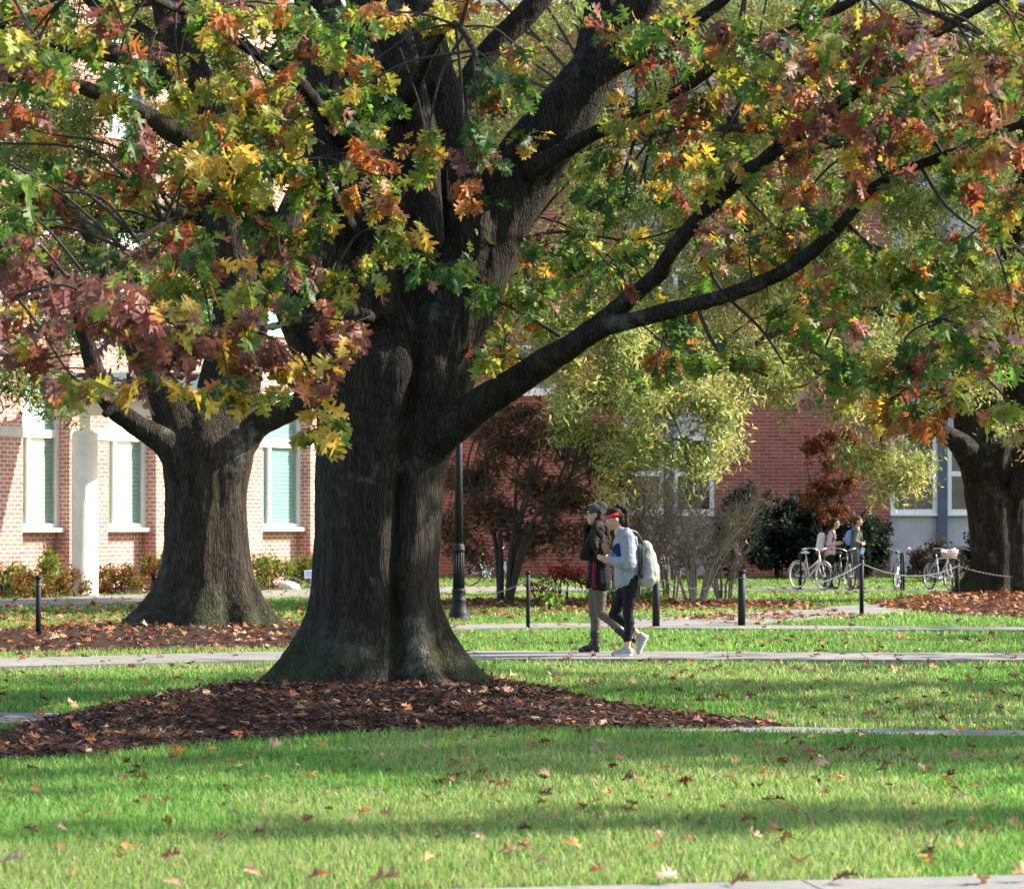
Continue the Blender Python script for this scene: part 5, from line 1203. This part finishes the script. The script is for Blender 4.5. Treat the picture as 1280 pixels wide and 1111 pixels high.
# --- walker in the grey hooded top
YB_=28.35; kB=4.83*F/YB_; Bq=loc(360,1024,kB)
pb=empty('person',(gx(700+368/4.83,YB_),YB_,.046)); tag(pb,'walking woman in a pale grey hooded top, red headband and black leggings, wearing a backpack','person')
J=J_from(Bq,dict(head=(318,204,.0),neck=(352,276,0),chest=(388,350,0),waist=(396,450,0),pelvis=(412,560,0),shL=(398,312,-.155),shR=(372,312,.155),
  elL=(398,478,-.21),wrL=(290,446,-.13),elR=(345,460,.16),wrR=(300,405,.03),hipL=(414,572,-.082),hipR=(412,572,.082),
  knL=(400,765,-.08),anL=(398,965,-.08),heelL=(408,1006,-.08),toeL=(320,1010,-.10),
  knR=(318,778,.07),anR=(462,895,.07),heelR=(502,915,.07),toeR=(470,998,.07)),(-1,-.12,0),-20)
J['hdL']=(Vector((-1,.1,.22)),Vector((.1,.8,.4)),1,.7); J['hdR']=(Vector((-.8,-.2,.6)),Vector((.2,-.6,.5)),-1,.7); J['topname']='hoodie'
def hoodB(m,J,sd):
    m.cap(J['shL'],J['shR'],.074,.074).cap(J['neck']+Vector((.02,0,-.015)),J['chest'],.075,.135)
    for o in (-.06,.06): m.cap(J['chest']+sd*o,J['waist']+sd*o,.13,.135).cap(J['waist']+sd*o,Bq(392,560)+sd*o,.135,.125).cap(Bq(385,540)+sd*o,Bq(352,592)+sd*o*.9,.10,.052)
    m.cap(Bq(395,560,-.08),Bq(440,560,-.06),.09,.075).cap(Bq(395,560,.08),Bq(440,560,.06),.09,.075)
    for o in (-.06,0,.06): m.cap(Bq(392,282,o),Bq(440,300,o*.7),.045,.05)
    m.cap(Bq(345,290,-.06),Bq(392,272,-.085),.03,.035).cap(Bq(345,290,.06),Bq(392,272,.085),.03,.035)
    for S in 'LR': m.cap(J['sh'+S],J['el'+S]+Vector((.01,0,.02)),.08,.082).cap(J['el'+S]+Vector((.01,0,.03)),J['el'+S].lerp(J['wr'+S],.5),.082,.07).cap(J['el'+S].lerp(J['wr'+S],.5),J['el'+S].lerp(J['wr'+S],.88),.068,.044)
figure(pb,J,cloth('black_leggings',(.008,.008,.010),.7,.2,40),.80,sneakers(cloth('grey_knit_shoe',(.30,.30,.30),.8,.4,90),simple('white_rubber',(.6,.6,.57),.6)),cloth('pale_grey_fleece',(.27,.28,.32),.95,.5,45,.1),hoodB,.7)
c2=J['head']; Rm2=J['hf']; H2=lambda s,f,u: c2+Rm2@Vector((s,f,u))
m=MB().ell(H2(0,-.020,.052),(.084,.098,.082),Rm2).cap(H2(0,-.07,.0),H2(0,-.07,-.07),.07,.05)
m.cap(H2(0,-.06,.1),H2(0,-.10,.115),.034,.036).cap(H2(0,-.10,.115),H2(0,-.15,.05),.036,.042).cap(H2(0,-.15,.05),Bq(398,262),.042,.03)
m.blob('hair',hair2,pb,.0065,3,fold(.018,16))
hb=MB(); K=40; b0=len(hb.v)
for i in range(K):
    a=2*math.pi*i/K
    for (dr,du) in ((0,-.018),(.006,-.018),(.006,.018),(0,.018)):
        p=H2((.080+dr)*math.cos(a),(.092+dr)*math.sin(a)-.008,.050+du+.006*math.sin(a)); hb.v.append(tuple(p))
for i in range(K):
    for j in range(4): hb.f.append((i*4+j,((i+1)%K)*4+j,((i+1)%K)*4+(j+1)%4,i*4+(j+1)%4))
hb.build('headband',cloth('coral_red_cloth',(.72,.045,.04)),pb,True)
m=MB().cap(Bq(372,300,-.11),Bq(425,292,-.12),.022,.022).cap(Bq(425,292,-.12),Bq(470,345,-.13),.022,.02).cap(Bq(470,345,-.13),Bq(478,500,-.12),.014,.012); m.build('drawcord',M['white_paint'],pb,True) if False else None
# backpack, carried: a thing of its own
bkc=NT('pale_pattern_cloth'); v=bkc.coords((1,1,.6)); vo=bkc.n('TexVoronoi'); vo.inputs['Scale'].default_value=11; bkc.l(bkc.mix(.12,v,bkc.noise(v,5,2,out='Color'),'ADD'),vo.inputs['Vector'])
bkc.base(bkc.ramp(vo.outputs['Color'],[(.2,(.30,.33,.26)),(.42,(.17,.22,.19)),(.6,(.42,.40,.28)),(.8,(.33,.30,.34))]),.85,.2); bkc.bump(bkc.noise(v,40,3),.4,.008)
def backpack(base,body,lab,mat,strapmat,straps,pocket=None,bottom=None,vox=.009):
    t=empty('backpack',base); tag(t,lab,'backpack'); m=MB()
    for a in body: m.cap(*a)
    bd=m.blob('bag_body',mat,t,vox,4,fold(.03,8))
    if pocket:
        m=MB()
        for a in pocket: m.cap(*a)
        m.blob('front_pocket',mat if not bottom else bottom,t,vox,3,fold(.02,9))
    for st_ in straps:
        s=spline([tuple(p) for p in st_],6); MB().tube([tuple(p) for p in s],.016,8).build('strap',strapmat,t,True)
    return t
bb_=pb.location
backpack(bb_,[(Bq(508,375,-.06),Bq(520,560,-.07),.085,.10),(Bq(508,375,.06),Bq(520,560,.07),.085,.10),(Bq(525,420,-.05),Bq(545,540,-.05),.085,.09),(Bq(525,420,.05),Bq(545,540,.05),.085,.09)],
  'pale green and lilac patterned backpack on the hooded walker',bkc.m,simple('black_webbing',(.03,.03,.035),.8),
  [[Bq(492,362,-.1),Bq(462,300,-.11),Bq(425,280,-.13),Bq(392,310,-.19),Bq(385,360,-.20)],[Bq(500,372,-.13),Bq(482,400,-.19),Bq(486,470,-.17),Bq(474,530,-.16),Bq(496,560,-.12)],[Bq(495,365,.1),Bq(460,300,.11),Bq(410,285,.13),Bq(382,320,.2)]],
  pocket=[(Bq(560,490,-.05),Bq(562,560,-.05),.055,.06),(Bq(560,490,.05),Bq(562,560,.05),.055,.06)])
nb=MB().box(-.05,.05,-.012,.012,-.075,.075).build('navy_pouch',cloth('navy_cloth',(.02,.035,.13)),None,bevel=.008); nb.location=bb_+Bq(340,392,-.155); nb.rotation_euler=(0,R(-38),R(12)); tag(nb,'dark navy pouch held against the chest of the hooded walker','pouch')
# --- far pair
YC=57.0; kC=5.12*F/YC
Cq=loc(345,612,kC); pc=empty('person',(gx(970+345/5.12,YC+1.0),YC+1.0,.04)); tag(pc,'standing woman in a pale pink top, glasses and long dark hair, carrying a white backpack','person')
J=J_from(Cq,dict(head=(380,190,0),neck=(362,232,0),chest=(352,270,0),waist=(350,320,0),pelvis=(345,375,0),shL=(342,248,.15),shR=(350,248,-.15),
  elL=(335,320,.17),wrL=(385,318,.12),elR=(328,322,-.18),wrR=(392,318,-.13),hipL=(345,385,.08),hipR=(345,385,-.08),
  knR=(362,485,-.08),anR=(345,585,-.08),heelR=(340,602,-.08),toeR=(378,604,-.08),knL=(340,485,.08),anL=(318,580,.08),heelL=(312,598,.08),toeL=(346,604,.08)),(1,-.2,.03))
J['hdL']=(Vector((1,-.2,.2)),Vector((0,-1,0)),1,.6); J['hdR']=(Vector((1,.2,.2)),Vector((0,1,0)),-1,.6)
def topC(m,J,sd):
    m.cap(J['shL'],J['shR'],.06,.06).cap(J['neck']+Vector((0,0,-.03)),J['chest'],.06,.118)
    for o in (-.055,.055): m.cap(J['chest']+sd*o,J['waist']+sd*o,.112,.105).cap(J['waist']+sd*o,J['pelvis']+sd*o+Vector((0,0,-.01)),.105,.125)
    for S in 'LR': m.cap(J['sh'+S],J['el'+S],.06,.055).cap(J['el'+S],J['el'+S].lerp(J['wr'+S],.85),.053,.04)
figure(pc,J,cloth('black_leggings',(.016,.016,.02)),.95,sneakers(simple('dark_shoe',(.04,.04,.045),.7),simple('white_rubber',(.5,.5,.48),.6)),cloth('pale_pink_cloth',(.62,.42,.42),.9,.4,40,.08),topC,1,.009)
def hair_for(root,J,mat,long_,bun=False):
    c=J['head']; Rm=J['hf']; Hh=lambda s,f,u: c+Rm@Vector((s,f,u)); m=MB().ell(Hh(0,-.020,.055),(.086,.1,.082),Rm).ell(Hh(0,-.04,.02),(.086,.085,.09),Rm).cap(Hh(0,-.06,.01),Hh(0,-.06,-.06),.068,.05)
    if long_: m.cap(Hh(0,-.075,-.03),J['chest']+J['back']*.12+Vector((0,0,.04)),.062,.05).cap(Hh(.06,-.03,-.03),J['chest']+J['back']*.08+Vector((0,-.1,.05)),.035,.03)
    if bun: m.ell(Hh(0,-.125,.075),(.035,.035,.035))
    m.blob('hair',mat,root,.008,3,fold(.02,14))
hair_for(pc,J,hair1,True)
c=J['head']; Rm=J['hf']; g=MB()
for s in (1,-1):
    pts=[c+Rm@Vector((s*.031+.024*math.cos(q),.098,.010+.02*math.sin(q))) for q in [k*math.pi/8 for k in range(17)]]; g.tube(pts,.003,5,False); g.tube([c+Rm@Vector((s*.055,.096,.012)),c+Rm@Vector((s*.078,.0,.012))],.003,5)
g.build('glasses',blk,pc,True)
wpk=cloth('white_lilac_cloth',(.62,.60,.66),.85,.4,30); brn=simple('tan_leather',(.16,.07,.04),.6)
backpack(pc.location,[(Cq(292,270,-.05),Cq(280,350,-.05),.085,.10),(Cq(292,270,.05),Cq(280,350,.05),.085,.10)],'white and lilac backpack with a tan base on the student in pink',wpk,simple('black_webbing',(.03,.03,.035),.8),
  [[Cq(312,262,-.1),Cq(330,236,-.14),Cq(352,240,-.19),Cq(360,275,-.17),Cq(352,330,-.16)],[Cq(312,262,.1),Cq(330,238,.14),Cq(352,240,.18)],[Cq(360,285,-.17),Cq(385,290,-.06),Cq(380,290,.1)]],
  pocket=[(Cq(278,372,-.06),Cq(278,372,.06),.08,.08)],bottom=brn)
Dq=loc(510,606,kC); YD=YC+.9; pd=empty('person',(gx(970+512/5.12,YD),YD,.04)); tag(pd,'standing woman in an olive cardigan with tied back hair, grey cropped leggings and folded arms','person')
J=J_from(Dq,dict(head=(524,168,0),neck=(516,212,0),chest=(515,255,0),waist=(512,310,0),pelvis=(508,370,0),shL=(505,232,.15),shR=(512,232,-.155),
  elL=(505,300,.17),wrL=(548,300,.02),elR=(492,300,-.19),wrR=(540,312,-.17),hipL=(508,382,.085),hipR=(508,382,-.085),
  knR=(528,490,-.08),anR=(528,588,-.08),heelR=(522,602,-.08),toeR=(562,606,-.09),knL=(488,488,.08),anL=(484,586,.08),heelL=(478,602,.08),toeL=(514,606,.08)),(1,-.25,.04))
J['hdL']=(Vector((.5,-.8,.0)),Vector((-.5,-.5,0)),1,.6); J['hdR']=(Vector((.7,.6,0)),Vector((-.5,.6,0)),-1,.6); J['topname']='cardigan'
figure(pd,J,cloth('grey_leggings',(.12,.13,.14)),.45,sneakers(simple('dark_shoe',(.05,.05,.055),.7),simple('white_rubber',(.5,.5,.48),.6)),cloth('olive_grey_knit',(.15,.15,.115),.95,.5,50),topC,1,.009)
m=MB().cap(Dq(530,240,-.05),Dq(532,370,-.07),.075,.095).cap(Dq(530,240,.05),Dq(532,370,.06),.075,.095); m.blob('black_top',cloth('black_jersey',(.02,.02,.025)),pd,.01,3)
hair_for(pd,J,hair3,False,True)
backpack(pd.location,[(Dq(470,245,-.04),Dq(462,300,-.05),.07,.085),(Dq(470,245,.05),Dq(462,300,.05),.07,.085)],'light blue backpack on the student in the olive cardigan',cloth('light_blue_cloth',(.22,.36,.70)),simple('blue_webbing',(.06,.09,.25),.8),
  [[Dq(475,240,-.1),Dq(492,212,-.13),Dq(515,216,-.17),Dq(530,262,-.14)],[Dq(475,240,.1),Dq(492,212,.12),Dq(515,216,.15)]],pocket=[(Dq(440,285,-.03),Dq(440,285,.04),.05,.05)])
cd=MB().box(-.045,.045,-.004,.004,-.075,.075).build('blue_card',simple('card_blue',(.40,.52,.85),.5,var=.05),None,bevel=.004); cd.location=pd.location+Dq(543,362,-.2); cd.rotation_euler=(0,R(14),R(8)); tag(cd,'light blue card hanging at the waist of the student in the olive cardigan','card')
MB().box(-.03,.03,-.0062,-.004,-.02,.03).build('print',M['white_paint'],cd)
